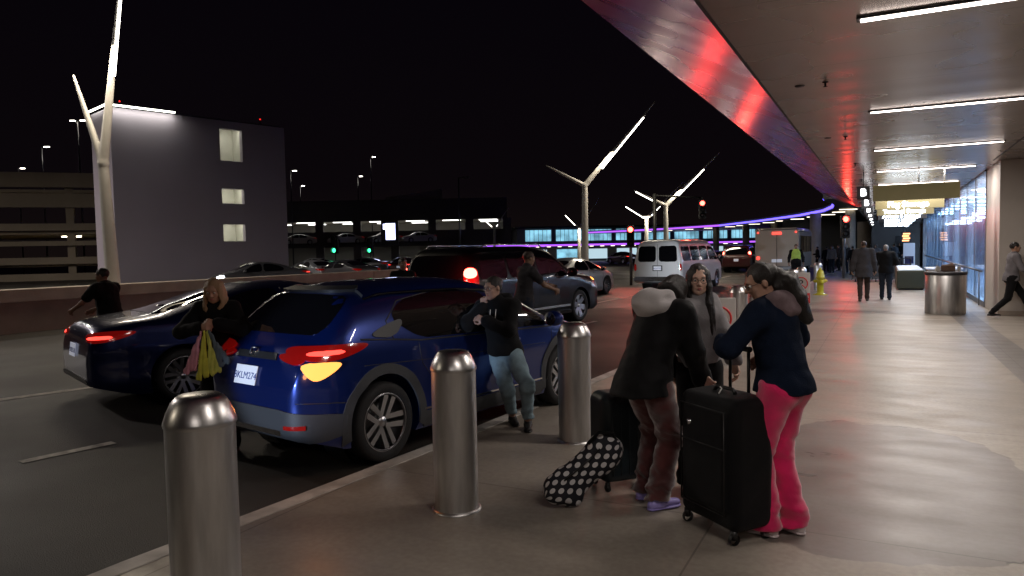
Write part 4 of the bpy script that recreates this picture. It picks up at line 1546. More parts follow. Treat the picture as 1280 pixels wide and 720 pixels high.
for sg, fr in ((1, SIDE), (-1, SIDEL)):
    sh = lambda P: [(sg * a, c) for a, c in P]
    shutline(bvh, sh([(-2.35, 1.15), (-.2, 1.13), (1.15, 1.11)]), suv, fr, .010, 'chrome_trim').data.materials[0] = M['chrome']
    for q in (-1.28, -.18, 1.1): shutline(bvh, sh([(q, 1.12), (q - .02, .45)]), suv, fr, .005)
    patch(bvh, sh([(-1.1, .42), (1.1, .42), (1.1, .47), (-1.1, .47)])[::sg], *fr, 'door_moulding', 'chrome', suv, off=.012, step=.1, rnd=0)
    patch(bvh, sh([(-1.05, .24), (1.08, .24), (1.08, .29), (-1.05, .29)])[::sg], *fr, 'running_board', 'trim', suv, off=.08, step=.1, rnd=0)
pu = [(.78, -2.62, .98), (.80, -2.60, 1.42), (.93, -2.46, 1.43), (.96, -2.36, 1.30), (.96, -2.36, 1.0)]
for left in (False, True):
    t = patch(bvh, obp(pu, left), *(OBLl if left else OB), 'tail_light', 'redlens', suv, off=.014, step=.04, rnd=1)
    pi_ = [(.77, -2.60, 1.20), (.79, -2.58, 1.41), (.94, -2.42, 1.40), (.95, -2.40, 1.22)]
    patch(bvh, obp(pi_, left), *(OBLl if left else OB), 'brake_lamp', 'redhot', t, off=.022, step=.03, rnd=1)
patch(bvh, [(2.30, .98), (2.50, .96), (2.50, 1.02), (2.30, 1.05)], *SIDE, 'marker_lamp', 'amber', suv, off=.014, step=.03, rnd=1)
patch(bvh, [(2.10, .80), (2.56, .78), (2.54, .92), (2.14, .95)], *SIDE, 'headlight', 'dimlens', suv, off=.012, step=.05, rnd=1)
plate(suv, bvh, 0, .85, txt='6TNC093')
mirror(suv, both, S_U, 'blackp', .98, 1.22, 1.25)
for y in (-1.0, .05):
    for sx in (1, -1):
        h = bvh.ray_cast(Vector((sx * 3, y, 1.02)), Vector((-sx, 0, 0)))
        MB().tube([h[0] + Vector((sx * .01, -.1, 0)), h[0] + Vector((sx * .035, -.07, .004)), h[0] + Vector((sx * .035, .07, .004)), h[0] + Vector((sx * .01, .1, 0))], .015, 8).build('door_handle', 'chrome', suv)
for sx in (1, -1):
    MB().tube([(sx * .74, -2.0, 1.80), (sx * .75, -1.9, 1.87), (sx * .75, .1, 1.87), (sx * .74, .2, 1.80)], .018, 8).build('roof_rail', 'chrome', suv)
suv.location = (-7.68, 14.69, 0)
suv.rotation_euler = (0, 0, -math.radians(8))

# ---- white passenger van
S_V = dict(L=5.9, W=2.0, wr=.36, ww=.24, wy=(-1.75, 1.9), arch=1.15, tumble=.20, boxy=7, endw=(.04, .2, .14, .6), style=0, spokes=6, rimr=.62,
           top=[(-2.95, 1.3), (-2.94, 1.55), (-2.9, 1.9), (-2.8, 2.02), (-2.5, 2.06), (0, 2.08), (1.2, 2.05), (1.7, 1.85), (2.1, 1.45), (2.3, 1.22), (2.7, 1.1), (2.9, .95), (2.95, .7)],
           bot=[(-2.95, .42), (-2.6, .34), (2.6, .3), (2.95, .36)], belt=[(-2.95, 1.15), (2.0, 1.15), (2.3, 1.0), (2.95, .7)],
           side=[(0, .96), (.4, 1.0), (.9, 1.0), (1.2, .985), (1.6, .97)])
van, body, bvh, both = make_car('passenger_van', 'white passenger van with two dark rear door windows, stopped ahead in the road', 'van', S_V, 'whitep')
for k, (a, c) in enumerate([(-2.75, -1.75), (-1.65, -.55), (-.45, .62)]):
    both([(a, 1.22), (c, 1.22), (c, 1.80), (a, 1.80)], 'side_window', 'glass', off=.005, step=.1)
both([(.75, 1.22), (1.95, 1.2), (1.85, 1.4), (1.55, 1.74), (.75, 1.80)], 'front_window', 'glass', off=.005, step=.1)
for sx in (1, -1):
    patch(bvh, [(sx * .06, 1.2), (sx * .80, 1.2), (sx * .76, 1.82), (sx * .06, 1.82)][::sx], *REAR, 'rear_window', 'glass', van, off=.006, step=.08)
    patch(bvh, [(sx * .86, .85), (sx * .97, .85), (sx * .96, 1.12), (sx * .87, 1.12)][::sx], *REAR, 'tail_light', 'redlens', van, off=.012, step=.04, rnd=1)
shutline(bvh, [(0, .6), (0, 1.9)], van, REAR, .008, 'door_seam')
b = MB().box(-.96, .96, -3.06, -2.94, .44, .62); b.build('rear_bumper', 'chrome', van, bevel=.02)
patch(bvh, [(-.2, .84), (.2, .84), (.2, 1.06), (-.2, 1.06)], *REAR, 'plate_recess', 'trim', van, off=.01, step=.06, rnd=0)
plate(van, bvh, 0, .95, txt='4GH7702', w=.31, h=.15)
mirror(van, both, S_V, 'trim', 1.95, 1.3, 1.3)
van.location = (-7.7, 30.6, 0)
van.rotation_euler = (0, 0, -math.radians(4))

# light of a car's headlamps on the van's back (the lamps belong to the silver sedan behind it)
silver = make_sedan('sedan', 'pale silver sedan between the black vehicle and the white van', 'silverp', lit='redlit')
silver.location = (-10.6, 25.2, 0)
silver.rotation_euler = (0, 0, -math.radians(6))


def car_copy(src, x, y, rz, label, group, paint=None, off=False):
    c = copy_tree(src)
    if off:
        for ch in c.children:
            for g_ in ch.children:
                if g_.name.startswith('brake_lamp'): g_.data = g_.data.copy(); g_.data.materials[0] = M['redlens']
    c.location = (x, y, 0)
    c.scale = (1, 1, 1)
    c.rotation_euler = (0, 0, rz)
    c['label'] = label
    c['group'] = group
    if paint:
        for ch in c.children:
            if ch.name.split('.')[0] in ('body', 'mirror', 'door_handle'):
                ch.data = ch.data.copy(); ch.data.materials[0] = M[paint]
    return c


G1 = 'cars far down the road'
p = at(505, 331, 58); car_copy(sed, p.x, p.y, .45, 'red lit dark sedan seen over the blue hatchback roof, crossing the far street', G1, 'redp')
p = at(455, 336, 66); car_copy(sed, p.x, p.y, 1.9, 'dark car crossing below the green signals', G1, 'greyp', True)
p = at(393, 347, 44); car_copy(silver, p.x, p.y, 1.2, 'pale car parked low beside the tower, nearer the tower of two', G1, None, True)
p = at(432, 349, 42); car_copy(silver, p.x, p.y, 1.3, 'pale car parked low beside the tower, farther right of two', G1, 'greyp', True)
p = at(394, 327, 74); car_copy(silver, p.x, p.y, 1.75, 'white car at the left end of the lit street arcade', G1, 'whitep', True)
p = at(545, 322, 82); car_copy(silver, p.x, p.y, 1.9, 'white car at the right end of the lit street arcade', G1, 'whitep', True)
p = at(640, 331, 74); car_copy(sed, p.x, p.y, 1.2, 'dark car in front of the terminal, below the forked pole', G1, 'greyp')
p = at(778, 326, 86); car_copy(sed, p.x, p.y, .9, 'red lit car between the central pole and the white van', G1, 'redp')
p = at(905, 333, 56); car_copy(sed, p.x, p.y, -.05, 'dark car ahead of the white van on its right side', G1, 'blackp')
p = at(928, 337, 50)
u2 = car_copy(suv, p.x, p.y, .02, 'dark red sport utility vehicle beside the shuttle bus', G1, 'redp')
p = at(890, 329, 70); car_copy(silver, p.x, p.y, 3.1, 'white oncoming looking car in the gap right of the van', G1, 'whitep')
p = at(325, 352, 37)
hc = car_copy(silver, p.x, p.y, 2.6, 'car with two bright headlamps beyond the barrier at the tower foot', G1, 'greyp')
for ch in hc.children:
    if ch.name.split('.')[0] == 'headlight':
        ch.data = ch.data.copy(); ch.data.materials[0] = M['headlit']

# cars on the decks of the far parking structure
for k, (px, py, z) in enumerate([(372, 283, 3.2), (432, 283, 3.2), (480, 284, 3.2), (523, 284, 3.2)]):
    p = at(px, py, 99)
    c = car_copy(silver, p.x, p.y, YAW + .5 + PI / 2, ['car on the upper deck nearest the tower', 'car on the upper deck above the left green signal', 'car on the upper deck above the lit screen', 'car on the upper deck at its right end'][k], 'cars on the far parking deck', 'whitep', True)
    c.location.z = 3.2

def spot(name, parent, loc, target, power, col, ang=50, r=.06):
    l = D.lights.new(name, 'SPOT'); l.energy = power; l.color = col; l.spot_size = math.radians(ang); l.spot_blend = .6; l.shadow_soft_size = r
    o = D.objects.new(name, l); COL.objects.link(o); o.parent = parent; o.location = loc
    o.rotation_euler = (Vector(target) - Vector(loc)).to_track_quat('-Z', 'Y').to_euler()
    return o


def glow(name, parent, loc, power, col, r=.05):
    l = D.lights.new(name, 'POINT'); l.energy = power; l.color = col; l.shadow_soft_size = r
    o = D.objects.new(name, l); COL.objects.link(o); o.parent = parent; o.location = loc
    return o


# headlamps of the black vehicle shine on the van; tail lamps glow
for sx in (1, -1): spot('headlamp_beam', suv, (sx * .75, 2.75, .78), (sx * .3 + .2, 12, .55), 900, (.85, .92, 1), 34)
glow('tail_lamp_glow', suv, (.98, -2.78, 1.33), 55, (1, .04, .03))
glow('signal_lamp_glow', hrv, (.84, -2.36, .86), 1.6, (1, .30, .06), .04)
# the car that follows, out of the picture behind the photographer's left
foll = car_copy(silver, -5.6, -4.6, -.10, 'silver car standing behind the blue hatchback, out of the picture', 'cars near the kerb')
spot('headlamp_beam', foll, (.70, 2.5, .70), (.55, 8.75, .86), 1500, (.62, .76, 1), 13)

# ---- shuttle bus
bp = at(971, 349, 41.0)
bus = empty('shuttle_bus', (bp.x, bp.y, 0), -math.radians(1), 'boxy beige shuttle bus seen from behind with red lamps lit', 'bus')
BW, BH = 1.18, 2.75
prof = [(-BW, .45), (BW, .45), (BW, 2.55), (BW - .12, BH), (-BW + .12, BH), (-BW, 2.55)]
b = MB(); b.prism([(x, z) for x, z in prof], 0, 6.5, Matrix.Rotation(PI / 2, 4, 'X') @ Matrix.Scale(-1, 4, (0, 0, 1)))
o = b.build('body', 'beigep', bus, bevel=.05)
MB().box(-BW + .05, BW - .05, -.12, -.02, .36, .58).build('bumper', 'greyp', bus, bevel=.02)
for sx in (1, -1):
    for z, s_, mm in ((1.05, .10, 'redlit'), (2.5, .05, 'redlit')):
        MB().lathe([(0, .03), (s_, .02), (s_, 0)], 14, Matrix.Translation((sx * (BW - .16), -.002, z)) @ Matrix.Rotation(PI / 2, 4, 'X')).build('tail_light', mm, bus)
MB().box(-.25, .25, -.03, -.002, 2.38, 2.52).build('brake_lamp', M['redlit'], bus)
MB().box(-.28, .28, -.02, -.001, .8, .98).build('number_plate', 'plate', bus)
b = MB()
for k in range(4): b.box(BW + .001, BW + .02, .7 + k * 1.4, 1.9 + k * 1.4, 1.35, 2.3)
b.build('side_windows', 'glass', bus)
MB().tube([(-BW + .1, -.03, 2.66), (BW - .1, -.03, 2.66)], .03, 6).build('roof_trim', 'greyp', bus)
MB().tube([(0, -.02, .6), (0, -.02, 2.35)], .012, 6).build('door_seam', 'trim', bus)
for y in (1.2, 5.2):
    for sx in (1, -1): make_wheel(bus, sx * (BW - .14), y, .42, .26, sx, 6, .6)

# ================================================================== PEOPLE
def V3(a): return np.array(a, float)
def nrm(v): return v / (np.linalg.norm(v) + 1e-9)
def rotz(a): return np.array([[math.cos(a), -math.sin(a), 0], [math.sin(a), math.cos(a), 0], [0, 0, 1.]])


def ik(a, b, l1, l2, hint):
    a, b, hint = V3(a), V3(b), V3(hint)
    d = b - a
    L = np.linalg.norm(d)
    if L > (l1 + l2) * .995:
        b = a + d / L * (l1 + l2) * .995
        d = b - a
        L = np.linalg.norm(d)
    x = (l1 * l1 - l2 * l2 + L * L) / (2 * L)
    h = math.sqrt(max(l1 * l1 - x * x, 0))
    u = d / L
    n = nrm(hint - (hint @ u) * u)
    return a + u * x + n * h, b


def hand_prims(w, d, n, side, curl=.4, s=1.0, splay=.08):
    """palm and five separate fingers. d: along the hand, n: palm normal (palm side), side: +1 thumb towards n x d"""
    d, n = nrm(V3(d)), V3(n)
    n = nrm(n - (n @ d) * d)
    t = np.cross(n, d) * side
    w = V3(w)
    k = .006 * s
    pr = [(cone(w, w + d * .03 * s, .024 * s, .026 * s), .012)]
    for j, q in enumerate((-.027, -.009, .009, .027)):
        pr.append((cone(w + d * .02 * s + t * q * .7 * s, w + d * .082 * s + t * q * s, .015 * s, .0115 * s), .012))
    ln = (.034, .041, .039, .033)
    for j, (q, tot) in enumerate(((.029, 1.0), (.0100, 1.08), (-.0095, 1.02), (-.028, .82))):
        p = w + d * (.086 - (.008 if j == 3 else 0)) * s + t * q * s
        dd = nrm(d + t * q * splay * 30 * (1 - curl))
        a = 0
        for f, L in enumerate((.040, .026, .021)):
            a += curl * (1.25, 1.45, .9)[f] + .08
            v = dd * math.cos(a) + n * math.sin(a)
            e = p + v * L * tot * s
            r0 = (.0095, .0085, .0078)[f] * s
            pr.append((cone(p, e, r0, r0 * .88), k))
            p = e
    p = w + d * .025 * s + t * .025 * s
    e = p + nrm(d * .7 + t * .75 + n * .35) * .042 * s
    pr.append((cone(p, e, .014 * s, .0105 * s), .01))
    e2 = e + nrm(d * .9 + t * (.35 - .6 * curl) + n * (.3 + .5 * curl)) * .033 * s
    pr.append((cone(e, e2, .0105 * s, .0095 * s), k))
    e3 = e2 + nrm(d * .8 + t * (.1 - .8 * curl) + n * (.4 + .5 * curl)) * .024 * s
    pr.append((cone(e2, e3, .0093 * s, .008 * s), k))
    return pr


SKIN = {}
def skinm(c):
    if c not in SKIN:
        m = mat('skin', c, .5, noise=.08, nscale=14)
        m.node_tree.nodes['Principled BSDF'].inputs['Subsurface Weight'].default_value = .12
        m.node_tree.nodes['Principled BSDF'].inputs['Subsurface Radius'].default_value = (.02, .008, .004)
        SKIN[c] = m
    return SKIN[c]


def cloth(name, c, rough=.85, sheen=.05, noise=.12, ns=9, bump=.25, bs=160):
    m = mat(name, c, rough, noise=noise, nscale=ns, bump=bump, bscale=bs)
    m.node_tree.nodes['Principled BSDF'].inputs['Sheen Weight'].default_value = sheen
    m.node_tree.nodes['Principled BSDF'].inputs['Specular IOR Level'].default_value = .12
    return m


M['hairb'] = mat('hair_black', (.012, .009, .008), .42, bump=.5, bscale=60, stretch=(6, 6, .6))
M['hairn'] = mat('hair_brown', (.035, .018, .012), .42, bump=.5, bscale=60, stretch=(6, 6, .6))
M['hairbl'] = mat('hair_blond', (.36, .22, .12), .5, bump=.5, bscale=60, stretch=(6, 6, .6))
M['hairg'] = mat('hair_grey', (.3, .29, .28), .5, bump=.4, bscale=60)
M['eyew'] = mat('eye_white', (.75, .73, .7), .2)
M['iris'] = mat('iris', (.03, .015, .01), .1)
M['lips'] = mat('lips', (.42, .12, .11), .4)
M['specs'] = mat('spectacle_frame', (.02, .02, .02), .3)


def person(label, loc, rz, h=1.65, build=1.0, pelvis=(0, 0), hipdrop=0., lean=(0, 0), twist=0., feet=((-.1, 0, 8), (.1, 0, -8)), kneeh=((0, 1, 0), (0, 1, 0)),
           wr=((-.24, .05, .8), (.24, .05, .8)), elh=((-.5, -1, 0), (.5, -1, 0)), curl=(.4, .4), palm=None, head=(0, 0, 0), skin=(.38, .2, .13),
           top=None, pants=None, shoes=None, hair=None, glasses=False, vox=.0075, group=None, toe=1.0, handd=None, facedet=True):
    s = h / 1.70
    root = empty('person', loc, rz, label, 'person', group)
    P = V3((pelvis[0], pelvis[1], .965 * s - hipdrop))
    T = nrm(V3((lean[0], lean[1], 1)))
    Rt = rotz(twist)
    R = nrm(Rt @ V3((1, 0, 0)) - (Rt @ V3((1, 0, 0)) @ T) * T)
    Fw = nrm(np.cross(T, R))
    bend = nrm(T * .75 + V3((0, 0, .25)))
    mid = P + bend * .2 * s
    chest = mid + T * .17 * s
    neck = mid + T * .31 * s
    B = build
    sh = [neck - T * .055 * s - R * .165 * s * B, neck - T * .055 * s + R * .165 * s * B]
    hp = [P + V3((-.085 * s * B, 0, -.02)), P + V3((.085 * s * B, 0, -.02))]
    ank, knee = [], []
    for i, (fx, fy, fyaw) in enumerate([q[:3] for q in feet]):
        fz = feet[i][3] if len(feet[i]) > 3 else 0
        a = V3((fx, fy, .085 * s + fz)) if len(feet[i]) <= 3 else V3((fx, fy, .085 * s + fz))
        kn, an = ik(hp[i], a, .44 * s, .435 * s, kneeh[i])
        knee.append(kn); ank.append(an)
    elb, wri = [], []
    for i in (0, 1):
        e, w = ik(sh[i], wr[i], .285 * s, .25 * s, elh[i])
        elb.append(e); wri.append(w)
    hy, hpch, hrl = head
    Rh = rotz(hy) @ np.array([[1, 0, 0], [0, math.cos(-hpch), -math.sin(-hpch)], [0, math.sin(-hpch), math.cos(-hpch)]]) @ np.array([[math.cos(hrl), 0, math.sin(hrl)], [0, 1, 0], [-math.sin(hrl), 0, math.cos(hrl)]])
    hr_, hf, hu = Rh[:, 0], Rh[:, 1], Rh[:, 2]
    nk2 = neck + nrm(T + hu) * .06 * s
    hc = nk2 + hu * .085 * s + hf * .012 * s
    s0 = s
    s = s * .96      # head scale
    lo = lambda x, y, z: hc + (hr_ * x + hf * y + hu * z) * s
    # --- body (one continuous mesh)
    pr = [(ell(P, (.135 * s * B, .10 * s * B, .11 * s)), .05), (cone(P, mid, .105 * s * B, .10 * s * B, (Fw, .8)), .05), (cone(mid, chest, .11 * s * B, .13 * s * B, (Fw, .75)), .05),
          (cone(sh[0], sh[1], .05 * s, .05 * s), .05), (cone(neck - T * .03, nk2 + hu * .02, .052 * s * B ** .5, .047 * s), .03)]
    for i in (0, 1):
        pr += [(cone(hp[i], knee[i], .078 * s * B, .052 * s), .03), (cone(knee[i], ank[i], .05 * s, .036 * s), .03),
               (cone(sh[i], elb[i], .046 * s * B, .038 * s), .03), (cone(elb[i], wri[i], .037 * s, .025 * s), .02)]
        fa = math.radians(feet[i][2])
        fd = V3((-math.sin(fa), math.cos(fa), 0)) * toe
        pr.append((cone(ank[i] - V3((0, 0, .03)), ank[i] + fd * .11 * s - V3((0, 0, .05 * s)), .032 * s, .025 * s), .02))
        d = nrm(wri[i] - elb[i]) if handd is None or handd[i] is None else V3(handd[i])
        pn = V3(palm[i]) if palm is not None and palm[i] is not None else nrm((-Fw * .3 + (R if i == 0 else -R)))
        pr += hand_prims(wri[i], d, pn, (-1 if i == 0 else 1) * (1 if True else 0), curl[i], s0)
    pr += [(ell(lo(0, -.012, .022), (.074 * s, .094 * s, .090 * s), Rh), .02), (ell(lo(0, .028, -.045), (.053 * s, .060 * s, .068 * s), Rh), .03)]
    if facedet:
        pr += [(cone(lo(0, .066, -.098), lo(0, .060, -.100), .018 * s, .016 * s), .02), (cone(lo(-.026, .050, -.080), lo(.026, .050, -.080), .020 * s, .020 * s), .03),
               (cone(lo(0, .086, .012), lo(0, .108, -.026), .0075 * s, .0125 * s), .012), (cone(lo(-.011, .096, -.032), lo(.011, .096, -.032), .0085 * s, .0085 * s), .008),
               (cone(lo(-.034, .078, .026), lo(.034, .078, .026), .011 * s, .011 * s), .02), (cone(lo(-.040, .062, -.028), lo(-.03, .066, -.04), .016 * s, .014 * s), .02), (cone(lo(.040, .062, -.028), lo(.03, .066, -.04), .016 * s, .014 * s), .02),
               (cone(lo(-.014, .089, -.063), lo(.014, .089, -.063), .0075 * s, .0075 * s), .008),
               (ell(lo(-.075, -.008, -.012), (.010 * s, .019 * s, .030 * s), Rh), .008), (ell(lo(.075, -.008, -.012), (.010 * s, .019 * s, .030 * s), Rh), .008)]
        cv = [ell(lo(-.031, .094, .002), (.016 * s, .016 * s, .0085 * s), Rh), ell(lo(.031, .094, .002), (.016 * s, .016 * s, .0085 * s), Rh)]
    else:
        pr += [(cone(lo(0, .085, .005), lo(0, .104, -.024), .01 * s, .014 * s), .015)]
        cv = None
    me = sdf_mesh('body', pr, vox * .85, .03, carve=cv)
    link('body', me, skinm(skin), root)
    if facedet:
        for sx in (-1, 1):
            b = MB()
            b.lathe([(.0001, -.0115 * s), (.008 * s, -.008 * s), (.0115 * s, 0), (.008 * s, .008 * s), (.0001, .0115 * s)], 14, Matrix.Translation(Vector(lo(sx * .031, .0765, .002))))
            e = b.build('eye', 'eyew', root)
            dm = frame(tuple(hr_), tuple(-hu), tuple(hf)); dm.translation = Vector(lo(sx * .031, .0873, .001))
            MB().lathe([(.0001, .0018), (.0045 * s, .0010), (.0062 * s, -.002)], 14, dm).build('iris', 'iris', e)
            # brow and lid
            MB().tube([lo(sx * .014, .092, .022), lo(sx * .030, .092, .027), lo(sx * .047, .080, .021)], [.002 * s, .0032 * s, .0015 * s], 6).build('eyebrow', hair['mat'] if hair and hair.get('mat') else 'hairb', root)
        b = MB(); b.tube([lo(-.021, .0885, -.063), lo(-.008, .0965, -.0585), lo(0, .0975, -.0605), lo(.008, .0965, -.0585), lo(.021, .0885, -.063)], [.001, .0042 * s, .0038 * s, .0042 * s, .001], 8)
        b.tube([lo(-.019, .0885, -.066), lo(0, .0965, -.0695), lo(.019, .0885, -.066)], [.001, .0052 * s, .001], 8)
        b.build('lips', 'lips', root)
    if glasses:
        b = MB()
        for sx in (-1, 1):
            c = [lo(sx * .031 + .023 * math.cos(a), .100, -.001 + .019 * math.sin(a)) for a in np.linspace(0, 2 * PI, 17)]
            b.tube(c, .0016, 6, caps=False)
            b.tube([lo(sx * .054, .100, .004), lo(sx * .078, .06, .006), lo(sx * .080, -.01, .002)], .0018, 6)
        b.tube([lo(-.009, .102, .004), lo(.009, .102, .004)], .0016, 6)
        b.build('glasses', 'specs', root)
    s = s0
    seed = len(label)
    # --- top garment
    if top:
        th = top.get('thick', .022)
        hem = top.get('hem', -.02)          # along T from the pelvis
        fl = (Fw, top.get('flat', .78))
        hb = P + bend * hem
        hr0 = (.152 * s * B + th) * top.get('hemw', 1.)
        pr = [(cone(hb, mid, hr0, .118 * s * B + th, (Fw, .86)), .04), (cone(mid, chest, .118 * s * B + th, .142 * s * B + th, fl), .05),
              (cone(sh[0], sh[1], .055 * s + th * .5), .06), (cone(neck - T * .05, neck + T * .012, .066 * s + th * .3, .060 * s + th * .3), .03)]
        for i in (0, 1):
            sl = top.get('sleeve', 1.0)
            if sl > .5:
                we = elb[i] + (wri[i] - elb[i]) * (sl * .97)
                pr += [(cone(sh[i], elb[i], .052 * s * B + th * .8, .043 * s + th * .8), .04), (cone(elb[i], we, .043 * s + th * .8, .033 * s + th * .7), .025),
                       (cone(we - nrm(wri[i] - elb[i]) * .05, we - nrm(wri[i] - elb[i]) * .02, .034 * s + th * .9), .02)]
            else:
                pr += [(cone(sh[i], sh[i] + (elb[i] - sh[i]) * .62, .052 * s * B + th * .6, .05 * s + th * .7), .04)]
        if top.get('ribbed', True):
            pr.append((cone(hb + bend * .01, hb + bend * .03, hr0 + .003, None, (Fw, .86)), .01))
        if hem < .01: pr.append((ell(P - Fw * .005 + V3((0, 0, -.03)), (.152 * s * B + th * .55, .142 * s * B + th * .8, .16 * s)), .05))
        am = top.get('fold', .006)
        def dsp(p, am=am, sd=seed): return wob(p * np.array([1, 1, 1.6]), 16, sd) * am + wob(p, 38, sd + 1) * am * .45
        me = sdf_mesh(top.get('name', 'jacket'), pr, vox, .04, disp=dsp, carve=[rbox(P + bend * (hem - .5) , (.6, .6, .5), None if top.get('flathem', True) else None, .005)] if top.get('flathem', True) else None)
        tp = link(top.get('name', 'jacket'), me, top['mat'], root)
        if top.get('hood'):
            hd = top['hood']
            c = neck - Fw * .075 * s + T * .01
            pr = [(cone(c - R * .09 * s, c + R * .09 * s, .052 * s), .04), (cone(c - R * .03 * s - T * .07 * s - Fw * .03, c + R * .03 * s - T * .07 * s - Fw * .03, .06 * s), .05),
                  (cone(c + R * .09 * s, neck + Fw * .035 * s + R * .055 * s - T * .01, .05 * s, .03 * s), .03), (cone(c - R * .09 * s, neck + Fw * .035 * s - R * .055 * s - T * .01, .05 * s, .03 * s), .03)]
            if hd.get('big'):
                z = hd['big']
                pr += [(ell(c - Fw * .05 - T * .06 - R * .0, (.15 * z, .11 * z, .10 * z), np.stack([R, Fw, T], 1)), .05), (ell(c - R * .13 - T * .03, (.09 * z, .08 * z, .08 * z), None), .05)]
            me = sdf_mesh('hood', pr, vox, .04, disp=lambda p: wob(p, 24, 5) * .008)
            link('hood', me, hd['mat'], tp)
        if top.get('cords'):
            b = MB()
            for sx in (-1, 1):
                p0 = neck + Fw * (.115 * s) + R * sx * .03 * s - T * .04
                b.tube([p0, p0 - V3((0, 0, .08)) + Fw * .02, p0 - V3((0, 0, .17 if sx > 0 else .13)) + Fw * .03], .004, 6)
            b.build('drawstring', 'eyew', tp)
        if top.get('vest'):
            pr = [(cone(P + bend * .04, mid, .124 * s * B + th + .012, .122 * s * B + th + .012, fl), .04), (cone(mid, chest, .122 * s * B + th + .012, .146 * s * B + th + .012, fl), .05)]
            link('hi_vis_vest', sdf_mesh('hi_vis_vest', pr, vox, .04), top['vest'], root)
    # --- trousers
    if pants:
        th = pants.get('thick', .014)
        pr = [(ell(P + V3((0, 0, -.01)), (.150 * s * B + th * .6, .118 * s * B + th, .13 * s)), .05), (cone(P, P + bend * .09 * s, .125 * s * B + th, .118 * s * B + th, (Fw, .85)), .03)]
        if pants.get('seat', 1):
            for i in (0, 1): pr.append((ell(hp[i] - rotz(0) @ V3((0, .055 * s, .02)), (.078 * s * B, .075 * s, .09 * s)), .05))
        fl = pants.get('flare', 1.0)
        for i in (0, 1):
            pr += [(cone(hp[i], knee[i], .090 * s * B + th, .060 * s + th * pants.get('kneew', 1)), .035), (cone(knee[i], ank[i] - V3((0, 0, .0)), .060 * s + th * pants.get('kneew', 1), (.043 * s + th) * fl), .03)]
            if fl > 1.1: pr.append((cone(ank[i] + V3((0, 0, .06)), ank[i] - V3((0, 0, .035)), .05 * s * fl, .056 * s * fl), .03))
        am = pants.get('fold', .005)
        kz = knee[0][2]
        def dsp2(p, am=am, sd=seed):
            z = p[:, 2]
            w = .5 + 1.2 * np.exp(-((z - kz) / .09) ** 2) + 1.5 * np.exp(-((z - .15) / .1) ** 2)
            return (wob(p * np.array([1, 1, 2.2]), 15, sd + 3) * am + wob(p * np.array([1, 1, 1.8]), 36, sd + 4) * am * .4) * w
        me = sdf_mesh('trousers', pr, vox, .03, disp=dsp2, carve=[rbox((0, 0, -.487 + pants.get('cuff', .03)), (1.2, 1.2, .5), None, .003)])
        link('trousers', me, pants['mat'], root)
    # --- shoes
    if shoes:
        for i in (0, 1):
            fa = math.radians(feet[i][2])
            fd = V3((-math.sin(fa), math.cos(fa), 0))
            fz = feet[i][3] if len(feet[i]) > 3 else 0.
            tilt = feet[i][4] if len(feet[i]) > 4 else 0.
            a = V3((ank[i][0], ank[i][1], fz))
            up = V3((0, 0, 1))
            if tilt:
                fd2 = nrm(fd * math.cos(tilt) + up * math.sin(tilt)); up = nrm(np.cross(np.cross(fd2, up), fd2)); fd = fd2
            H = shoes.get('height', .07)
            w = .043 * s
            pr = [(cone(a - fd * .045 * s + up * .035, a + fd * .02 * s + up * .045, .034 * s, .037 * s), .03), (cone(a + fd * .02 * s + up * .045, a + fd * .155 * s + up * .032, .038 * s, .030 * s, (up, .85)), .03),
                  (cone(a - fd * .01 + up * .05, a + up * H, .038 * s, .042 * s), .02)]
            me = sdf_mesh('shoe', pr, vox, .02, carve=[rbox((0, 0, -.2 + .012 + fz - .001), (2, 2, .2), None, .001)])
            sh_ = link('shoe', me, shoes['mat'], root)
            pr = [(cone(a - fd * .045 * s + up * .012, a + fd * .155 * s + up * .012, .037 * s, .035 * s, (up, .33)), .01), (cone(a + fd * .09 * s + up * .012, a + fd * .13 * s + up * .012, .043 * s, .042 * s, (up, .3)), .02)]
            link('sole', sdf_mesh('sole', pr, vox, .01), shoes.get('sole', shoes['mat']), sh_)
    # --- hair
    if hair and hair.get('style'):
        s = s0 * .96
        st = hair['style']
        k = .02
        cap = [(ell(lo(0, -.022, .030), (.081 * s, .098 * s, .094 * s), Rh), .02)]
        face = [ell(lo(0, .085, -.02), (.060 * s, .055 * s, .070 * s), Rh), ell(lo(0, .10, -.09), (.08 * s, .08 * s, .07 * s), Rh)]
        rs = np.random.RandomState(len(label))
        dn = V3((0, 0, -1))
        if st == 'short':
            cap = [(ell(lo(0, -.016, .030), (.078 * s, .097 * s, .090 * s), Rh), .02)]
            face = [ell(lo(0, .085, -.028), (.066 * s, .06 * s, .074 * s), Rh), rbox(lo(0, .02, -.125), (.2 * s, .2 * s, .085 * s), Rh, .01)]
        if st == 'long':       # loose strands over shoulders and back
            L = hair.get('len', .42)
            spread = hair.get('spread', 1.0)
            for a in np.linspace(-2.45, 2.45, 22):
                sx, cy = math.sin(a), -math.cos(a)
                p0 = lo(.060 * sx, -.02 + .07 * cy, .035)
                p1 = lo(.082 * sx, -.02 + .092 * cy, -.055)
                l = L * (1 + .18 * rs.randn()) * (1 if abs(a) < 2.2 else .85)
                base = dn if hair.get('hang') is None else nrm(V3(hair['hang']))
                out_ = (hr_ * sx + hf * cy)
                p2 = p1 + base * l * .45 + out_ * .015 * spread
                p3 = p1 + base * l + out_ * .02 * spread + V3(rs.randn(3) * .012)
                cap += [(cone(p0, p1, .022, .020), .02), (cone(p1, p2, .019, .020), .012), (cone(p2, p3, .019, .006), .010)]
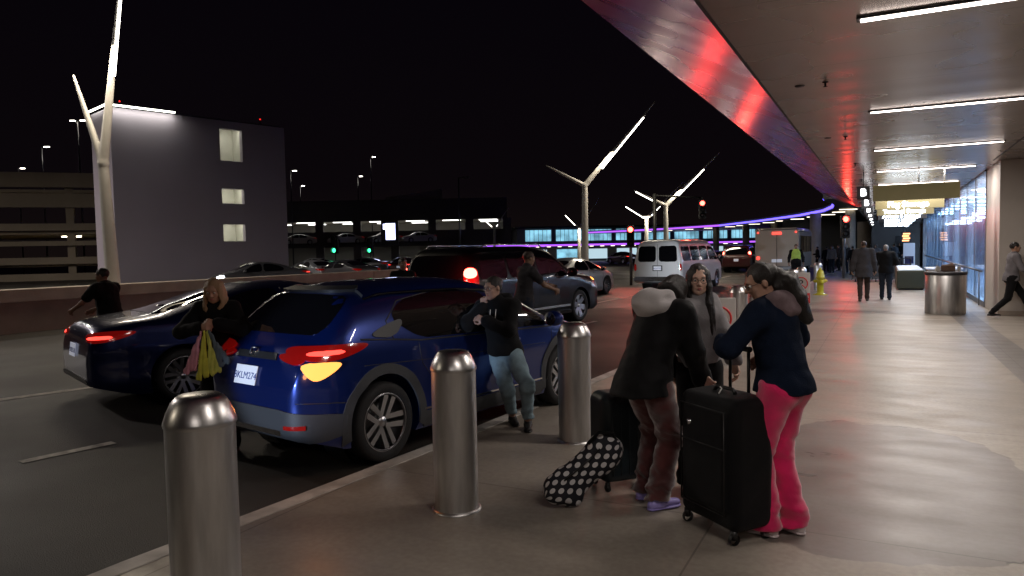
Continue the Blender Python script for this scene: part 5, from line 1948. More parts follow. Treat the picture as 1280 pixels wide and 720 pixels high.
        if st == 'ponytail':
            td = nrm(V3(hair.get('dir', (0, -1, -.6))))
            p0 = lo(0, -.115, hair.get('tz', .02))
            L = hair.get('len', .38)
            cap += [(cone(lo(0, -.09, .02), p0, .05, .028), .02)]
            for q in range(9):
                j = V3(rs.randn(3) * .022)
                p1 = p0 + td * L * .35 + j * 1.5
                p2 = p0 + td * L * .7 + j * 1.6 + dn * .05
                p3 = p0 + td * L * (1 + .05 * rs.randn()) + j * .9 + dn * .12
                cap += [(cone(p0, p1, .026, .032), .02), (cone(p1, p2, .032, .030), .02), (cone(p2, p3, .028, .012), .02)]
            face.append(rbox(lo(0, .06, -.12), (.2 * s, .11 * s, .075 * s), Rh, .01))
        if st == 'bun':
            cap += [(ell(lo(0, -.10, .05), (.04, .04, .04), Rh), .02)]
        me = sdf_mesh('hair', cap, vox * .85, k, disp=lambda p: wob(p * np.array([1.6, 1.6, .35]), 60, 9) * .0025 + wob(p * np.array([1, 1, .3]), 120, 3) * .0012, carve=face)
        link('hair', me, hair['mat'], root)
    return root, dict(P=P, neck=neck, hc=hc, wri=wri, elb=elb, sh=sh, T=T, R=R, F=Fw, hf=hf, hu=hu, hr=hr_, root=root)


C27 = YAW
BK = cloth('black_fabric', (.007, .007, .008), .8)
BKD = cloth('black_puffer', (.006, .006, .007), .6)
NAVY = cloth('navy_sweat', (.006, .011, .026), .9, 0)
PINK = cloth('pink_velour', (.72, .012, .12), .7, .8, noise=.2, ns=6)
MARO = cloth('maroon_velvet', (.085, .018, .018), .6, .9, noise=.45, ns=7)
GREYH = cloth('grey_hoodie', (.26, .25, .26), .9)
WHITEH = cloth('white_fleece', (.52, .49, .49), .95, .3)
JEAN = cloth('light_denim', (.22, .31, .36), .85, .1, noise=.25, ns=11)
GREYT = cloth('grey_tee', (.16, .15, .16), .85)
DGREY = cloth('dark_grey', (.045, .043, .048), .85)
BROWN = cloth('brown_coat', (.05, .035, .03), .85)
DJEAN = cloth('dark_denim', (.02, .026, .04), .85)
HIV = cloth('hi_vis', (.45, .62, .12), .7)
HIV.node_tree.nodes['Principled BSDF'].inputs['Emission Color'].default_value = (.5, .8, .15, 1)
HIV.node_tree.nodes['Principled BSDF'].inputs['Emission Strength'].default_value = .0
SHW = mat('shoe_white', (.7, .6, .6), .6)
SHL = mat('shoe_lavender', (.36, .30, .72), .5)
SHB = mat('shoe_black', (.012, .012, .012), .5)
SHR = mat('shoe_brown', (.05, .03, .02), .5)

# woman in hot pink trousers
A, JA = person('woman in navy sweatshirt and hot pink trousers holding the black suitcase handle', (-.55, 4.46, .008), C27 + math.radians(42), 1.60, 1.06,
               pelvis=(.0, -.03), lean=(-.04, .17), twist=.05, feet=((-.08, .04, 4), (.08, -.05, -10)),
               wr=((-.15, .28, 1.13), (.20, .20, 1.02)), elh=((-1, .2, -.8), (1.0, -.6, 0)), curl=(.75, .5), palm=((0, -.3, -1), None), head=(math.radians(42), .42, 0),
               skin=(.42, .24, .17), top=dict(mat=NAVY, thick=.034, hem=-.05, hood=dict(mat=WHITEH if False else cloth('mauve_lining', (.17, .12, .13), .9)), name='sweatshirt', fold=.007, hemw=.93),
               pants=dict(mat=PINK, thick=.016, flare=1.45, fold=.006, kneew=1.0, cuff=.035), shoes=dict(mat=SHW, sole=SHW), hair=dict(style='ponytail', mat='hairb', dir=(.42, -.72, -.75), len=.21, tz=.0), glasses=True, vox=.0068)

# woman bending in black jacket
Bp, JB = person('bending woman in black jacket with white hood, maroon velvet trousers and lavender clogs', (-1.38, 4.66, .008), C27 - math.radians(58), 1.62, 1.10,
                pelvis=(.0, -.06), hipdrop=.03, lean=(-.02, .50), feet=((-.10, .02, 5), (.11, -.06, -8)),
                wr=((-.16, .50, .62), (.16, .34, .74)), elh=((-1, -.2, 0), (1, -.6, 0)), curl=(.5, .6), head=(.15, .95, 0), skin=(.42, .25, .18),
                top=dict(mat=BKD, thick=.042, hem=-.17, hemw=1.02, hood=dict(mat=WHITEH, big=1.0), name='jacket', fold=.006), pants=dict(mat=MARO, thick=.018, seat=0, flare=1.25, fold=.009, kneew=1.5, cuff=.05),
                shoes=dict(mat=SHL, sole=SHL), hair=dict(style='long', mat='hairb', len=.40, hang=(0, .25, -1), spread=1.2), vox=.0072)
b = MB()
w = JB['wri'][1]; d = nrm(w - JB['elb'][1])
for q in np.linspace(-.03, .02, 4):
    c = w + d * q
    u_ = nrm(np.cross(d, V3((0, 0, 1)))); v_ = np.cross(d, u_)
    b.tube([c + (u_ * math.cos(t) + v_ * math.sin(t)) * .034 for t in np.linspace(0, 2 * PI, 13)], .0045, 6, caps=False)
M['brass'] = mat('brass', (.5, .4, .2), .3, 1)
b.build('bracelet', 'brass', Bp)

# girl in grey hoodie
p = at(874, 500, 5.05)
Cc, JC = person('girl with long dark hair and glasses in a grey hoodie, looking back at the camera', (p.x, p.y, .008), C27 + PI - .05, 1.57, .92,
                lean=(.02, .06), twist=.75, feet=((-.09, 0, 12), (.09, .02, -12)), wr=((-.20, .22, .90), (.05, .28, .88)), elh=((-1, -.6, 0), (1, -.6, 0)), curl=(.35, .4), head=(-.10, .10, 0),
                skin=(.74, .47, .36), top=dict(mat=GREYH, thick=.026, hem=.02, hood=dict(mat=GREYH), name='hoodie', fold=.008), pants=dict(mat=BK, thick=.02, flare=1.3), shoes=dict(mat=SHB),
                hair=dict(style='long', mat='hairb', len=.40, spread=1.6), glasses=True, vox=.0068)

# woman in black hoodie and light jeans leaning at the blue car
Dd, JD = person('woman in black hoodie and pale jeans, hand at her chin, beside the blue car', (-3.21, 6.18, .008), C27 + math.radians(160), 1.60, 1.0,
                pelvis=(.08, .03), hipdrop=.14, lean=(.06, .26), feet=((-.16, .05, 20), (.06, -.12, 35)), kneeh=((-.8, 1, 0), (-.5, 1, 0)),
                wr=((.14, .34, 1.07), (.21, .21, 1.19)), elh=((-1, .2, -1), (1, .2, -1)), curl=(.7, .85), handd=(None, (0, -.1, 1)), palm=(None, (0, -1, .2)), head=(-.45, .12, .12), skin=(.42, .25, .19),
                top=dict(mat=BK, thick=.035, hem=-.06, hood=dict(mat=BK), cords=True, name='hoodie', fold=.008), pants=dict(mat=JEAN, thick=.014, flare=1.0, fold=.006, cuff=.10), shoes=dict(mat=SHB, height=.17),
                hair=dict(style='bun', mat='hairb'), glasses=True, vox=.0085)

# blond woman with bags
p = at(276, 480, 6.3)
E5, JE = person('blond woman in dark clothes holding bright shopping bags between the two cars', (p.x, p.y, 0), C27 + PI + .05, 1.52, .95, lean=(0, .08), wr=((-.08, .26, 1.16), (.06, .27, 1.13)), elh=((-1, -.3, -.4), (1, -.3, -.4)),
                curl=(.8, .8), head=(0, .35, 0), skin=(.45, .25, .17), top=dict(mat=BK, thick=.03, hem=-.08, name='jacket'), pants=dict(mat=BK, thick=.014), shoes=dict(mat=SHB), hair=dict(style='long', mat='hairbl', len=.20), vox=.009)

# man at the left behind the sedan
p = at(141, 450, 10.2)
F6, JF = person('heavy man in black tee shirt behind the navy sedan\'s trunk', (p.x, p.y, 0), C27 + math.radians(80), 1.58, 1.2, lean=(.0, .18), wr=((-.22, .42, 1.02), (.18, .40, 1.00)), elh=((-1, -.5, -.5), (1, -.5, -.5)), head=(.1, .1, 0),
                skin=(.28, .14, .09), top=dict(mat=BK, thick=.03, hem=-.1, sleeve=.4, name='tee_shirt'), pants=dict(mat=DGREY, thick=.02), shoes=dict(mat=SHB), hair=dict(style='short', mat='hairb'), vox=.010)

# person standing by the black suv, arm out
p = at(655, 400, 11.0)
G7, JG = person('dim person in dark clothes reaching an arm along the black vehicle', (p.x, p.y, 0), C27 - math.radians(60), 1.70, 1.0, lean=(.0, .15), wr=((-.1, .60, 1.15), (.2, .45, 1.12)), elh=((-1, -.3, -1), (1, -.3, -1)), head=(0, .2, 0),
                skin=(.25, .15, .10), top=dict(mat=DGREY, thick=.02, hem=-.05, sleeve=.4, name='shirt'), pants=dict(mat=DJEAN), shoes=dict(mat=SHB), hair=dict(style='short', mat='hairn'), vox=.011)
p = at(505, 400, 12.4)
H8, JH = person('person with only the face showing above the blue hatchback roof', (p.x, p.y, 0), C27 + PI + .4, 1.62, 1.0, head=(0, .1, 0), skin=(.35, .18, .12), top=dict(mat=BK, thick=.02, name='shirt'), pants=dict(mat=DJEAN), shoes=dict(mat=SHB),
                hair=dict(style='short', mat='hairb'), vox=.012)

# walkers and others
G2 = 'people farther along the walkway'
person('man in long dark coat walking away down the middle of the walkway', (-.56, 24.1, .008), .05, 1.78, 1.15, feet=((-.10, -.12, 5), (.10, .16, -5)), wr=((-.34, -.04, .82), (.34, .08, .82)), skin=(.3, .18, .12),
       top=dict(mat=DGREY, thick=.05, hem=-.28, hemw=1.1, name='coat', ribbed=False), pants=dict(mat=BROWN, thick=.014), shoes=dict(mat=SHR), hair=dict(style='short', mat='hairn'), vox=.012, group=G2, facedet=False)
person('grey haired person in black walking away with a dark bag, right of the coated man', (.03, 24.9, .008), .1, 1.66, 1.12, feet=((-.09, .13, 5), (.09, -.12, -5)), wr=((-.36, .0, .80), (.20, .22, 1.1)), skin=(.4, .25, .2),
       top=dict(mat=BK, thick=.05, hem=-.12, name='jacket'), pants=dict(mat=DJEAN, thick=.018), shoes=dict(mat=SHB), hair=dict(style='short', mat='hairg'), vox=.012, group=G2, facedet=False)
person('man in grey tee shirt striding past the beige wall at the right edge', (2.52, 19.45, .008), -math.radians(80), 1.76, 1.0, hipdrop=.09, lean=(0, .10), feet=((-.06, .42, 0), (.06, -.40, 0, .03)), wr=((-.24, .02, .80), (.24, .36, .98)),
       elh=((-.2, -1, 0), (.2, -1, -.5)), skin=(.40, .22, .15), top=dict(mat=GREYT, thick=.02, hem=-.08, sleeve=1.0, name='tee_shirt'), pants=dict(mat=BK, thick=.01), shoes=dict(mat=SHB, sole=SHW), hair=dict(style='short', mat='hairb'), vox=.0095, group=G2)
p = at(995, 360, 32)
person('traffic officer in a hi-vis vest standing behind the row of bollards', (p.x, p.y, .008), C27 + 2.8, 1.75, 1.15, skin=(.25, .14, .1), wr=((-.3, .1, .95), (.3, .1, .95)), top=dict(mat=BK, thick=.03, vest=HIV, name='jacket'), pants=dict(mat=BK), shoes=dict(mat=SHB),
       hair=dict(style='short', mat='hairb'), vox=.013, group=G2, facedet=False)
crowd = [(1033, 46, BK, 'hairb', 0, 'person in black at the left end of the far crowd'), (1040, 44, GREYT, 'hairn', 2.6, 'person in grey facing back, left part of the far crowd'), (1049, 48, BROWN, 'hairb', 1.3, 'person in brown behind the yellow hydrant\'s right'),
         (1057, 43, DGREY, 'hairg', 2.9, 'pale haired person facing back below the red signal'), (1066, 41, BK, 'hairb', .4, 'person in black just left of the coated man'), (1095, 45, GREYT, 'hairn', 2.8, 'person between the two walking figures'),
         (1118, 44, DGREY, 'hairb', .6, 'person in dark grey just right of the walkers'), (1126, 54, BK, 'hairb', 2.0, 'farthest person beside the white kiosk'), (1022, 52, BK, 'hairb', 1.8, 'person beside the bus rear corner'), (1088, 52, BK, 'hairb', 0, 'far person seen just right of the coated man')]
protos = []
for i, (px, d, tm, hm, rz, lb) in enumerate(crowd):
    p = at(px, 345, d)
    if i < 4:
        r_, _ = person(lb, (p.x, p.y, .008), rz, 1.60 + .05 * i, 1.05 + .05 * (i % 3), lean=(0, .05), twist=.1 * i, wr=((-.27, .05, .82), (.27, .1, .84) if i % 2 else (.2, .25, 1.05)), skin=(.36, .2, .14), top=dict(mat=tm, thick=.03, hem=-.08, name='jacket'),
                       pants=dict(mat=DJEAN if i % 2 else BK), shoes=dict(mat=SHB), hair=dict(style='long' if i % 2 else 'short', mat=hm, len=.2), vox=.015, group='people in the far crowd', facedet=False)
        protos.append(r_)
    else:
        r_ = copy_tree(protos[i % 4])
        r_.location = (p.x, p.y, .008); r_.rotation_euler = (0, 0, rz); r_['label'] = lb
        for ch in r_.children:
            if ch.name.startswith('jacket'): ch.data = ch.data.copy(); ch.data.materials[0] = tm
            if ch.name.startswith('hair'): ch.data = ch.data.copy(); ch.data.materials[0] = M[hm]

# ================================================================== BOLLARDS, LUGGAGE, STREET FURNITURE
def make_bollard(label, r=.148, h=1.07):
    t = empty('bollard', (0, 0, .008), 0, label, 'bollard', 'steel bollards along the kerb')
    MB().lathe([(r * 1.0, 0), (r, .004), (r, h - .135)], 48).build('post', 'steel', t)
    MB().lathe([(r * 1.03, h - .134), (r * 1.045, h - .125), (r * 1.03, h - .112), (r * .94, h - .075), (r * .80, h - .035), (r * .68, h - .014), (r * .58, h - .006), (r * .3, h - .001), (0, h)], 48).build('cap', 'steelcap', t)
    MB().lathe([(r * 1.12, 0), (r * 1.10, .012), (r * 1.0, .016)], 32).build('base_ring', 'steel', t)
    return t


BL = ['nearest steel bollard, cut by the bottom edge', 'steel bollard beside the blue hatchback\'s rear wheel', 'steel bollard between the blue hatchback and the polka dot bag', 'steel bollard behind the navy sweatshirt woman\'s shoulder',
      'steel bollard just past the one behind the navy sweatshirt', 'steel bollard left of the far round sign', 'steel bollard carrying the far round sign', 'steel bollard just before the yellow hydrant', 'last steel bollard by the yellow hydrant', 'steel bollard beyond the yellow hydrant']
spots = [(-2.70, 2.17), (-2.54, 4.03), (-2.47, 5.95), (-2.17, 12.4), (-2.28, 14.6), (-2.27, 16.8), (-2.26, 19.0), (-2.26, 21.2), (-2.26, 23.6), (-2.24, 29.5)]
b0 = make_bollard(BL[0])
bols = []
for i, (x, y) in enumerate(spots):
    q = b0 if i == 0 else copy_tree(b0)
    q.location = (x, y, .008)
    q['label'] = BL[i]
    bols.append(q)
b0.rotation_euler = (0, 0, .4)
b0.scale = (1, 1, 1.04)

# no-parking sign sleeves
M['signw'] = mat('sign_white', (.62, .60, .58), .5)
M['signr'] = mat('sign_red', (.55, .03, .035), .5, emit=(1, .05, .04), es=.05)


def sleeve_sign(x, y, rz, label, s=1.0):
    t = empty('parking_sign', (x, y, .008), rz, label, 'sign', 'white and red no parking signs')
    MB().box(-.24 * s, .24 * s, 0, .03, .13 * s, .98 * s).build('board', 'signw', t, bevel=.01)
    MB().box(-.235 * s, .235 * s, -.006, -.001, .14 * s, .42 * s).build('red_panel', 'signr', t)
    for k, w in enumerate(('No Parking', 'Tow Away')):
        text_mesh('lettering', w, .088 * s, 'signw', t, Matrix.Translation((0, -.009, (.335 - .105 * k) * s)) @ XZ, .001, bold=.002)
    b = MB()
    b.tube([(.17 * s * math.cos(a), -.004, .68 * s + .17 * s * math.sin(a)) for a in np.linspace(0, 2 * PI, 33)], .016 * s, 6, caps=False)
    b.tube([(-.12 * s, -.004, .80 * s), (.12 * s, -.004, .56 * s)], .013 * s, 6)
    b.build('red_ring', 'signr', t)
    text_mesh('letter', 'P', .24 * s, 'fasciad', t, Matrix.Translation((0, -.004, .68 * s)) @ XZ, .001, bold=.004)
    MB().box(-.26 * s, .26 * s, -.05, .08, 0, .125 * s).build('foot', 'steel', t)
    return t


g_ = at(899, 440, 10.4)
sleeve_sign(g_.x, g_.y, math.radians(22), 'white no parking sign with red panel beside the girl in the grey hoodie')
g_ = at(955, 430, 9.6)
sleeve_sign(g_.x - .05, g_.y + 2.2, math.radians(10), 'no parking sign half hidden behind the navy sweatshirt woman')
g_ = at(1001, 385, 19.6)
sleeve_sign(g_.x, g_.y, math.radians(12), 'far round no parking sign in the bollard row')

# yellow hydrant
M['yel'] = mat('hydrant_yellow', (.55, .48, .02), .4, coat=.3)
hy = empty('fire_hydrant', (-1.98, 27.0, .008), .3, 'yellow fire hydrant at the end of the bollard row', 'hydrant')
MB().lathe([(.17, 0), (.17, .04), (.12, .06), (.11, .10), (.11, .55), (.15, .57), (.15, .62), (.13, .64), (.125, .74), (.09, .84), (.04, .88), (.035, .93), (0, .94)], 24).build('barrel', 'yel', hy)
for a, z, r in ((0, .48, .06), (PI, .48, .06), (-PI / 2, .44, .085)):
    MB().lathe([(r, .08), (r, .19), (r * .6, .20), (r * .5, .235), (0, .235)], 16, Matrix.Translation((0, 0, z)) @ Matrix.Rotation(a, 4, 'Z') @ Matrix.Rotation(PI / 2, 4, 'Y')).build('outlet_cap', 'yel', hy)
MB().lathe([(.24, 0), (.24, .02), (.0, .021)], 24).build('base', 'yel', hy)

# steel litter bin
bn = empty('litter_bin', (1.31, 20.35, .008), 0, 'round brushed steel litter bin with rubbish piled on top, by the beige wall', 'bin')
MB().lathe([(.43, 0), (.435, .02), (.435, .93), (.43, .94)], 48).build('body', 'steel', bn)
MB().lathe([(.455, .94), (.46, .96), (.46, 1.0), (.44, 1.015), (.2, 1.02), (.19, .99), (0, .99)], 48).build('lid', 'fasciad', bn)
M['paper'] = mat('paper', (.5, .47, .43), .8)
M['card'] = mat('brown_card', (.12, .07, .05), .8)
t = tag(link('paper_bag', sdf_mesh('paper_bag', [rbox((0, 0, .08), (.13, .10, .08), rotz(.4), .02), (cone((-.1, 0, .12), (.08, .03, .17), .03), .03)], .01, .03, disp=lambda p: wob(p, 30, 2) * .006), 'card'), 'crumpled brown paper bag lying on top of the steel litter bin', 'paper bag')
t.location = (1.36, 20.30, 1.028)
t = MB().lathe([(.03, 0), (.042, .11), (.045, .115), (.02, .125)], 16).build('paper_cup', 'paper', None, loc=(1.58, 20.22, 1.028)); tag(t, 'white paper cup on the right side of the litter bin lid', 'cup')
b = MB().box(-.05, .05, -.03, .03, 0, .13); t = b.build('food_carton', 'paper', None, bevel=.01, loc=(1.12, 20.15, 1.03)); t.rotation_euler = (0, .3, .5); tag(t, 'white food carton leaning on the left side of the litter bin lid', 'carton')

# planter bench beyond the bin
pb = empty('planter_bench', (.95, 30.2, .008), 0, 'dark green planter bench with a pale glowing top, left of the glass front', 'bench')
M['greenb'] = mat('bench_green', (.075, .08, .05), .5)
MB().box(-.55, .35, 0, 6, .05, .72).build('body', 'greenb', pb, bevel=.03)
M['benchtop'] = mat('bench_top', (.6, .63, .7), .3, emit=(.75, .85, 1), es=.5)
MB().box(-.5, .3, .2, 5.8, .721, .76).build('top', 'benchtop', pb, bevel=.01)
MB().box(-.5, .3, .1, 5.9, .0, .05).build('plinth', 'fasciad', pb)
lb_ = empty('counter', (1.75, 25.5, .008), 0, 'low beige counter between the litter bin and the green planter bench', 'counter')
MB().box(-.55, .3, 0, 1.6, 0, .9).build('body', 'beigew', lb_, bevel=.02)
MB().box(-.6, .35, -.05, 1.65, .9, .94).build('top', 'kiosk', lb_, bevel=.01)

# queue of carts and cases near the crowd
M['cart'] = mat('cart_grey', (.05, .055, .06), .5, .4)
ct = empty('cart_rack', (-1.35, 36.5, .008), 0, 'dark rack of baggage carts in front of the far crowd', 'cart rack')
for k in range(6):
    b = MB()
    x = k * .42
    b.tube([(x, 0, .12), (x, .9, .12), (x, .9, 1.0), (x, .8, 1.05)], .02, 6); b.tube([(x + .3, 0, .12), (x + .3, .9, .12), (x + .3, .9, 1.0), (x + .3, .8, 1.05)], .02, 6)
    b.tube([(x, .8, 1.05), (x + .3, .8, 1.05)], .02, 6); b.box(x, x + .3, .1, .85, .15, .2); b.box(x + .02, x + .28, .86, .9, .2, .8)
    c = b.build('cart', 'cart', ct)
    for yy in (.08, .82):
        MB().lathe([(.06, -.02), (.06, .02)], 12, Matrix.Translation((x + .15, yy, .06)) @ Matrix.Rotation(PI / 2, 4, 'Y')).build('castor', 'tyre', c)

# traffic signals
M['sighouse'] = mat('signal_housing', (.012, .012, .012), .5)
M['sred'] = emis('signal_red', (1, .05, .035), 18)
M['sgreen'] = emis('signal_green', (.05, 1, .35), 4)


def signal_head(parent, x, z, lit, s=1.0, y=0.):
    b = MB().box(x - .18 * s, x + .18 * s, y, y + .2 * s, z - .5 * s, z + .5 * s)
    hd = b.build('signal_head', 'sighouse', parent, bevel=.02)
    for k, (c, nm) in enumerate((('sred', 'red_lamp'), (None, 'amber_lamp'), ('sgreen', 'green_lamp'))):
        on = (lit == 'red' and k == 0) or (lit == 'green' and k == 2)
        zz = z + (.32 - .32 * k) * s
        mt_ = Matrix.Translation((x, y, zz)) @ Matrix.Rotation(PI / 2, 4, 'X')
        MB().lathe([(.125 * s, .0), (.12 * s, .02), (.06 * s, .035), (0, .04)], 20, mt_).build(nm, c if on else 'trim', hd)
        MB().lathe([(.14 * s, 0), (.14 * s, .16 * s)], 20, mt_).build('visor', 'sighouse', hd)
    return hd


def signal(px, py, d, lit, label, mast=None, s=1.0, rz=YAW * .6, polelen=True):
    p = at(px, py, d)
    zc = p.z - (.32 * s if lit == 'red' else -.32 * s)
    t = empty('traffic_signal', (p.x, p.y, 0), rz, label, 'traffic light', 'traffic lights')
    if mast is None:
        MB().tube([(0, .3, 0), (0, .3, zc + .5)], .07, 10).build('pole', 'greyp', t)
        MB().box(-.03, .03, .2, .3, zc - .2, zc + .2).build('bracket', 'sighouse', t)
    else:
        MB().tube([(mast, .3, 0), (mast, .3, zc + .9)], .10, 10).build('pole', 'sighouse', t)
        MB().tube([(mast, .3, zc + .8), (0, .3, zc + .6)], .05, 8).build('mast_arm', 'sighouse', t)
        MB().box(-.03, .03, .2, .3, zc + .1, zc + .62).build('bracket', 'sighouse', t)
    signal_head(t, 0, zc, lit, s)
    if lit == 'red': spot('signal_glow', t, (0, -.26, zc + .32 * s), (0, -5, zc + .6), 210 if px > 1000 else 230, (1, .05, .03), 150, .10)
    return t


signal(1057, 274, 36.5, 'red', 'red traffic light at the walkway edge left of the letter signs', s=1.15)
signal(788, 287, 34, 'red', 'red traffic light on a post above the white van', s=1.0)
signal(878, 254, 37, 'red', 'red traffic light hanging from a dark mast arm over the road', mast=-2.4, s=.95)
signal(418, 313, 84, 'green', 'green traffic light, left of the pair by the far parking structure', s=2.1)
signal(462, 313, 84, 'green', 'green traffic light, right of the pair by the far parking structure', s=1.8)

# ---------------------------------------------------------------- luggage
M['nyl'] = cloth('black_nylon', (.005, .005, .006), .6, .05, bump=.4, bs=300)
M['plas'] = mat('black_plastic', (.012, .012, .012), .4)
sc_ = empty('suitcase', (-.85, 4.40, .008), math.atan2(-.35, .44), 'large black upright soft suitcase with its handle pulled out', 'suitcase', 'suitcases')
# local x runs along the broad face, -y towards the camera
me = sdf_mesh('case', [rbox((0, 0, .455), (.255, .15, .385), None, .055), (rbox((0, -.135, .47), (.20, .04, .30), None, .035), .015)], .009, .02, disp=lambda p: wob(p, 9, 4) * .004 + wob(p, 30, 8) * .0012)
link('case', me, 'nyl', sc_)
b = MB()
for z0, z1, w in ((.17, .77, .195),):
    b.tube([(-w, -.178, z0), (-w, -.178, z1), (w, -.178, z1), (w, -.178, z0), (-w, -.178, z0)], .005, 6)
b.tube([(-.2, -.172, .55), (.2, -.172, .55)], .005, 6)
b.build('zip', 'plas', sc_)
b = MB()
for x in (-.08, .08): b.tube([(x, .11, .80), (x, .11, 1.10)], .010, 8)
b.tube([(-.095, .11, 1.10), (.095, .11, 1.10)], .017, 10)
b.build('pull_handle', 'plas', sc_)
MB().tube([(-.09, .0, .842), (-.07, -.0, .868), (.07, -.0, .868), (.09, 0, .842)], .012, 8).build('top_handle', 'plas', sc_)
MB().tube([(-.02, -.02, .87), (.03, -.05, .873), (.05, -.09, .85)], .004, 6).build('luggage_tag', 'signw', sc_)
MB().lathe([(.02, 0), (.018, .006), (0, .007)], 12, Matrix.Translation((-.12, -.178, .66)) @ Matrix.Rotation(PI / 2, 4, 'X')).build('badge', 'chrome', sc_)
for x in (-.21, .21):
    for y in (-.12, .12):
        w_ = MB(); w_.lathe([(.032, -.014), (.034, -.01), (.034, .01), (.032, .014)], 16, Matrix.Translation((x, y, .034)) @ Matrix.Rotation(PI / 2, 4, 'Y'))
        w_.tube([(x, y, .034), (x, y, .085)], .022, 8)
        w_.build('castor', 'plas', sc_)

q = at(776, 590, 5.15)
s2 = empty('suitcase', (q.x, q.y, .008), C27 + .35, 'dark teal suitcase standing behind the polka dot bag', 'suitcase', 'suitcases')
M['teal'] = mat('teal_shell', (.018, .028, .034), .45, noise=.1)
link('case', sdf_mesh('case', [rbox((0, 0, .38), (.20, .13, .32), None, .07)], .01, .02), 'teal', s2)
b = MB()
for x in np.linspace(-.13, .13, 5): b.tube([(x, -.131, .12), (x, -.131, .64)], .006, 6)
b.build('shell_rib', 'teal', s2)
MB().tube([(-.07, 0, .70), (-.06, 0, .725), (.06, 0, .725), (.07, 0, .70)], .01, 8).build('top_handle', 'plas', s2)
for x in (-.16, .16):
    for y in (-.1, .1):
        MB().lathe([(.026, -.012), (.028, 0), (.026, .012)], 14, Matrix.Translation((x, y, .03)) @ Matrix.Rotation(PI / 2, 4, 'Y')).tube([(x, y, .03), (x, y, .07)], .018, 8).build('castor', 'plas', s2)

# polka dot duffel leaning on a small trolley
m = D.materials.new('polka_fabric'); m.use_nodes = True
n = m.node_tree; bs_ = n.nodes['Principled BSDF']; bs_.inputs['Roughness'].default_value = .8
uv = n.nodes.new('ShaderNodeUVMap')
def mth(op, a, c=None):
    q_ = n.nodes.new('ShaderNodeMath'); q_.operation = op
    for i, v in enumerate((a, c)):
        if v is None: continue
        if isinstance(v, (int, float)): q_.inputs[i].default_value = v
        else: n.links.new(v, q_.inputs[i])
    return q_.outputs[0]
sp = n.nodes.new('ShaderNodeSeparateXYZ'); n.links.new(uv.outputs[0], sp.inputs[0])
def dots(ox, oy):
    fx = mth('SUBTRACT', mth('FRACT', mth('ADD', sp.outputs[0], ox)), .5)
    fy = mth('SUBTRACT', mth('FRACT', mth('ADD', sp.outputs[1], oy)), .5)
    return mth('LESS_THAN', mth('ADD', mth('MULTIPLY', fx, fx), mth('MULTIPLY', fy, fy)), .052)
dd = mth('MAXIMUM', dots(0, 0), dots(.5, .5))
mx = n.nodes.new('ShaderNodeMix'); mx.data_type = 'RGBA'; n.links.new(dd, mx.inputs['Factor'])
mx.inputs['A'].default_value = (.008, .008, .014, 1); mx.inputs['B'].default_value = (.62, .60, .60, 1)
n.links.new(mx.outputs['Result'], bs_.inputs['Base Color'])
M['polka'] = m
q = at(727, 622, 4.75)
dbg = empty('duffel_bag', (q.x, q.y, .008), C27, 'black bag with white polka dots slumped on the ground by the third bollard', 'bag')
me = sdf_mesh('bag', [cone((-.13, .0, .13), (.16, .06, .33), .105, .125, ((0, 1, 0), .8)), (cone((-.17, -.02, .10), (-.05, -.02, .08), .08, .07), .06), (cone((.13, .05, .40), (.22, .1, .36), .06, .05), .07)], .008, .05,
              disp=lambda p: wob(p, 13, 6) * .010 + wob(p, 34, 2) * .003)
uvl = me.uv_layers.new(name='u')
co = np.zeros(len(me.vertices) * 3); me.vertices.foreach_get('co', co); co = co.reshape(-1, 3)
li = np.zeros(len(me.loops), int); me.loops.foreach_get('vertex_index', li)
ax_ = np.array([.82, .17, .55]); ax_ /= np.linalg.norm(ax_)
cen = np.array([0, .02, .23]); rel = co - cen
u_ = rel @ ax_
e1 = np.cross(ax_, [0, 1, 0]); e1 /= np.linalg.norm(e1); e2 = np.cross(ax_, e1)
an = np.arctan2(rel @ e1, -(rel @ e2) * -1)
U = np.stack([u_ / .094, (an * .115) / .094], 1)[li]
uvl.data.foreach_set('uv', U.ravel())
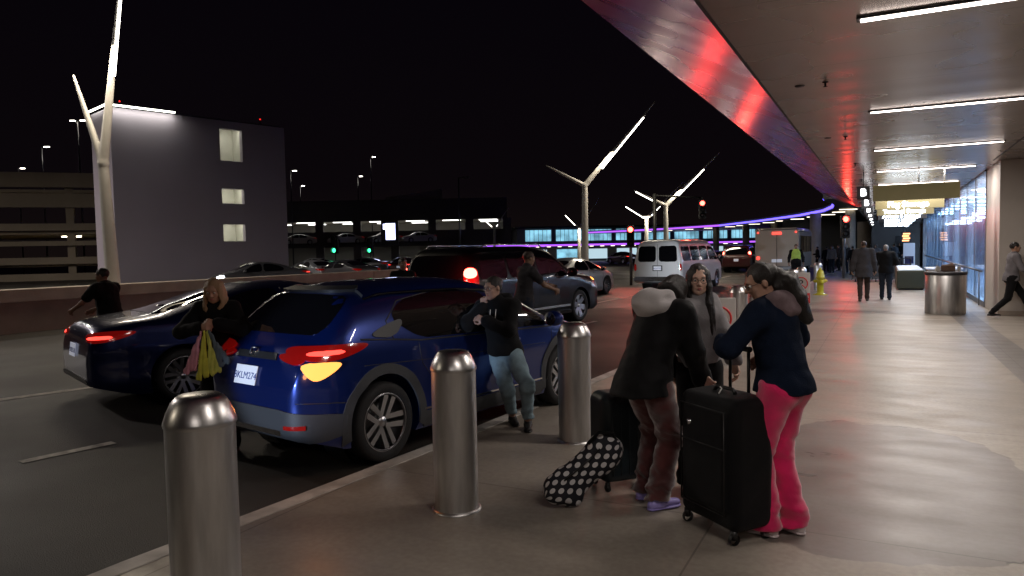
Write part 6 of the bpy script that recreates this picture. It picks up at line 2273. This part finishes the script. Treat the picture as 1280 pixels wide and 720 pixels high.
link('bag', me, 'polka', dbg)
MB().tube([(.05, .0, .42), (.12, -.02, .50), (.22, .02, .48), (.26, .08, .38)], .012, 8).build('strap', 'nyl', dbg)
MB().tube([(-.12, -.09, .2), (.0, -.1, .3), (.12, -.06, .4)], .006, 6).build('zip', 'plas', dbg)
for x in (-.1,):
    MB().lathe([(.03, -.012), (.032, 0), (.03, .012)], 14, Matrix.Translation((x, -.02, .033)) @ Matrix.Rotation(PI / 2, 4, 'Y')).build('castor', 'plas', dbg)

# shopping bags held by the blond woman
for k, (dx, col, ln, lb) in enumerate(((-.10, (.66, .30, .38), .27, 'pink cloth bag hanging from the blond woman\'s hands'), (-.02, (.66, .68, .08), .33, 'lime yellow cloth bag, longest of the blond woman\'s bundle'),
                                       (.07, (.66, .72, .14), .29, 'bright lime cloth bag nearest the blue hatchback'), (.13, (.10, .14, .17), .22, 'dark grey blue pouch at the right of the bright bags'))):
    w = JE['wri'][0] * .5 + JE['wri'][1] * .5 + V3((0, .07, -.03))
    bx = -dx
    r_ = JE['root']
    mw = Matrix.Translation(r_.location) @ Matrix.Rotation(r_.rotation_euler.z, 4, 'Z')
    tp_, bt_ = w + V3((bx * .3, .02, -.01)), w + V3((bx * 1.2, .035, -.05 - ln))
    md_ = (tp_ + bt_) / 2
    pr = [(cone(tp_, md_, .012, .026, ((0, 1, 0), .6)), .02), (cone(md_ + V3((-.012, 0, 0)), bt_ + V3((-.028, 0, .01)), .022, .026, ((0, 1, 0), .5)), .02), (cone(md_ + V3((.012, 0, 0)), bt_ + V3((.028, 0, -.015)), .022, .026, ((0, 1, 0), .5)), .02)]
    me = sdf_mesh('shopping_bag', pr, .006, .02, disp=lambda p: np.sin(p[:, 0] * 190 + 2 * np.sin(p[:, 2] * 14)) * .004 + wob(p, 22, 3) * .004)
    me.transform(mw)
    mm = mat('bag_cloth', col, .7, noise=.15, nscale=12)
    o = link('shopping_bag', me, mm)
    tag(o, lb, 'shopping bag', 'bags held by the blond woman')
